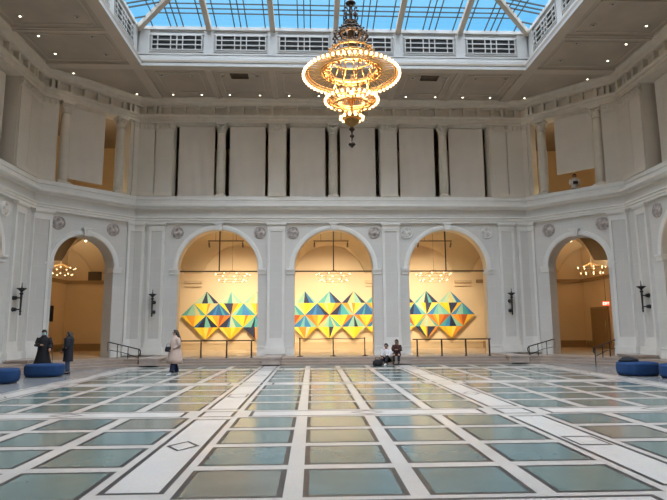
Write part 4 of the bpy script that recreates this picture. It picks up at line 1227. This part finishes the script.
# 4, 5. two seated visitors on the stone block / platform edge
def seated(x, y, z, rot, label, top, legs, lean=.0, skin='skin'):
    pr = empty('person', (x, y, z), rot, label=label, cat='person')
    J = dict(pelvis=(0, 0, .12), chest=(0, -.05-lean, .47), neck=(0, -.07-lean, .64), head=(0, -.10-lean, .77))
    for s, sg in (('l', 1), ('r', -1)):
        J['sh_'+s] = (sg*.16, -.05-lean, .57); J['el_'+s] = (sg*.23, -.16-lean, .33); J['wr_'+s] = (sg*.07, -.34-lean, .36)
        J['hp_'+s] = (sg*.09, -.02, .09); J['kn_'+s] = (sg*.12, -.38, .24+.06*(sg > 0)); J['an_'+s] = (sg*.13, -.56-.06*sg, .10-z)
    return pr, J
pr, J = seated(2.42, 26.33, .11, R(-28), 'seated person in a white top and dark trousers, left one of the pair', 'whitec', 'black', .06)
hd, up, fw, rt = body(pr, J, 'skin')
b = MB(); loft(b, [(0, -.01, .05, .17, .14), (0, -.03, .25, .165, .135), (0, -.08, .42, .185, .14), (0, -.10, .56, .17, .12), (0, -.12, .62, .08, .08)])
for s in ('l', 'r'): limbtube(b, [J['sh_'+s], J['el_'+s], J['wr_'+s]], [.10, .07, .052])
b.obj('top', 'whitec', parent=pr); trousers(pr, J, 'black', .10, .08, .06); shoes(pr, J, 'wshoe')
b = MB(); hair_cap(b, hd, up, fw, .108); b.sphere(tuple(hd+up*.08-fw*.10), .05, 10, 7); b.obj('hair', 'hair', parent=pr)
b = MB(); b.box(-.30, .30, -.28, .28, 0, .40)
b = MB(); loft(b, [(0, 0, 0, .20, .16), (0, 0, .06, .235, .19), (0, 0, .20, .22, .17), (0, 0, .27, .12, .09), (0, 0, .29, .05, .04)]); 
b.tube([(-.12, 0, .24), (-.08, -.02, .40), (.08, -.02, .40), (.12, 0, .24)], .014, 6)
b.obj('backpack', 'black', loc=(1.86, 25.62, .0), label='black backpack on the floor at the feet of the seated pair', cat='bag')
pr, J = seated(2.90, 26.46, .40, R(-14), 'seated person in a maroon brown jacket, right one of the pair', 'brown', 'black', .03)
for s in ('l', 'r'):
    a = J['an_'+s]; J['kn_'+s] = (a[0], -.42, .12); J['an_'+s] = (a[0], -.56, -.28)
pr.scale = (.9, .9, .87)
hd, up, fw, rt = body(pr, J, 'skin')
b = MB(); loft(b, [(0, 0, .0, .21, .18), (0, -.02, .22, .20, .17), (0, -.05, .42, .21, .16), (0, -.06, .56, .18, .13), (0, -.07, .64, .09, .09)])
for s in ('l', 'r'): limbtube(b, [J['sh_'+s], J['el_'+s], J['wr_'+s]], [.09, .075, .06])
b.obj('jacket', 'brown', parent=pr); trousers(pr, J, 'black', .10, .08, .06); shoes(pr, J, 'shoe')
b = MB(); hair_cap(b, hd, up, fw, .112); loft(b, [(0, .03, .60, .08, .05), (0, .0, .74, .10, .08)]); b.obj('hair', 'hair', parent=pr)

# 6. onlooker on the upper gallery, right corner
pr = empty('person', (13.04, 28.24, 8.3), R(-10), label='person in a white shirt leaning at the parapet above the right corner arch', cat='person')
J = standing(1.62, dict(el_l=(.26, -.05, 1.08), wr_l=(.08, -.24, 1.12), el_r=(-.26, -.05, 1.08), wr_r=(-.08, -.24, 1.12)))
hd, up, fw, rt = body(pr, J, 'skin')
b = MB(); loft(b, [(0, 0, .80, .19, .15), (0, 0, 1.0, .18, .15), (0, 0, 1.2, .20, .155), (0, .01, 1.34, .18, .13), (0, .01, 1.42, .08, .08)])
for s in ('l', 'r'): limbtube(b, [J['sh_'+s], J['el_'+s], J['wr_'+s]], [.085, .068, .052])
b.obj('shirt', 'whitec', parent=pr); trousers(pr, J, 'black'); shoes(pr, J, 'shoe')
b = MB(); hair_cap(b, hd, up, fw, .11); b.obj('hair', 'hair', parent=pr)
b = MB(); b.box(-.11, .11, -.07, .07, 0, .14); b.lathe([(.05, 0), (.05, .10)], seg=12)
b.obj('camera_bag', 'black', loc=(12.88, 27.84, 9.28), rot=R(-10), label='small black bag held by the person at the upper right parapet', cat='bag')

# ------------------------------------------------------------------ lamps of the upper galleries
for s in (-1, 1):
    pointlamp((s*13.9, 30.5, 12.0), 85, .4, (1, .82, .55)); pointlamp((s*12.2, 29.4, 9.0), 14, .1, (1, .82, .50))

# ------------------------------------------------------------------ sky
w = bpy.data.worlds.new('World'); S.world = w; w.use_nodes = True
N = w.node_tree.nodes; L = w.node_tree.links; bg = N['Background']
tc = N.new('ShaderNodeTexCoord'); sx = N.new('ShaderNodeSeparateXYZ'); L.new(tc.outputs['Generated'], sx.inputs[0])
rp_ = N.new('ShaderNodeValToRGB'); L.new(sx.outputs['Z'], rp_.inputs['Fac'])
# blue towards the horizon, overhead brightness added out of view to light the court
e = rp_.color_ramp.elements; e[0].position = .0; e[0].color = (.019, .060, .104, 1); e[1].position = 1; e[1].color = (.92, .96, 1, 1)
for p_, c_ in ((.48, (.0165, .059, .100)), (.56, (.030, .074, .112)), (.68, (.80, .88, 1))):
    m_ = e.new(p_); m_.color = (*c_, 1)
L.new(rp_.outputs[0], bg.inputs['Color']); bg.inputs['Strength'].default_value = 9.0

# ------------------------------------------------------------------ camera
f, pit, yaw, rol, cx = 546.45, .14145, .03862, -.0060, -1.1377
Fv = V((sin(yaw)*cos(pit), cos(yaw)*cos(pit), sin(pit))); Rv = V((cos(yaw), -sin(yaw), 0)); Uv = Rv.cross(Fv)
R2 = Rv*cos(rol)+Uv*sin(rol); U2 = -Rv*sin(rol)+Uv*cos(rol)
cam = bpy.data.cameras.new('camera'); cam.sensor_width = 36; cam.lens = f*36/667; cam.clip_end = 200
co = bpy.data.objects.new('camera', cam); COL.objects.link(co)
mw = Matrix.Identity(4)
for i in range(3): mw[i][0] = R2[i]; mw[i][1] = U2[i]; mw[i][2] = -Fv[i]
mw[0][3] = cx; mw[1][3] = 0; mw[2][3] = 1.75
co.matrix_world = mw; S.camera = co
S.view_settings.view_transform = 'Standard'; S.view_settings.look = 'None'; S.view_settings.gamma = 1; S.view_settings.use_curve_mapping = False
S.view_settings.exposure = 0.14
S.cycles.max_bounces = 8; S.cycles.diffuse_bounces = 5; S.cycles.glossy_bounces = 4; S.cycles.transparent_max_bounces = 8
S.cycles.use_denoising = True; S.cycles.sample_clamp_indirect = 8
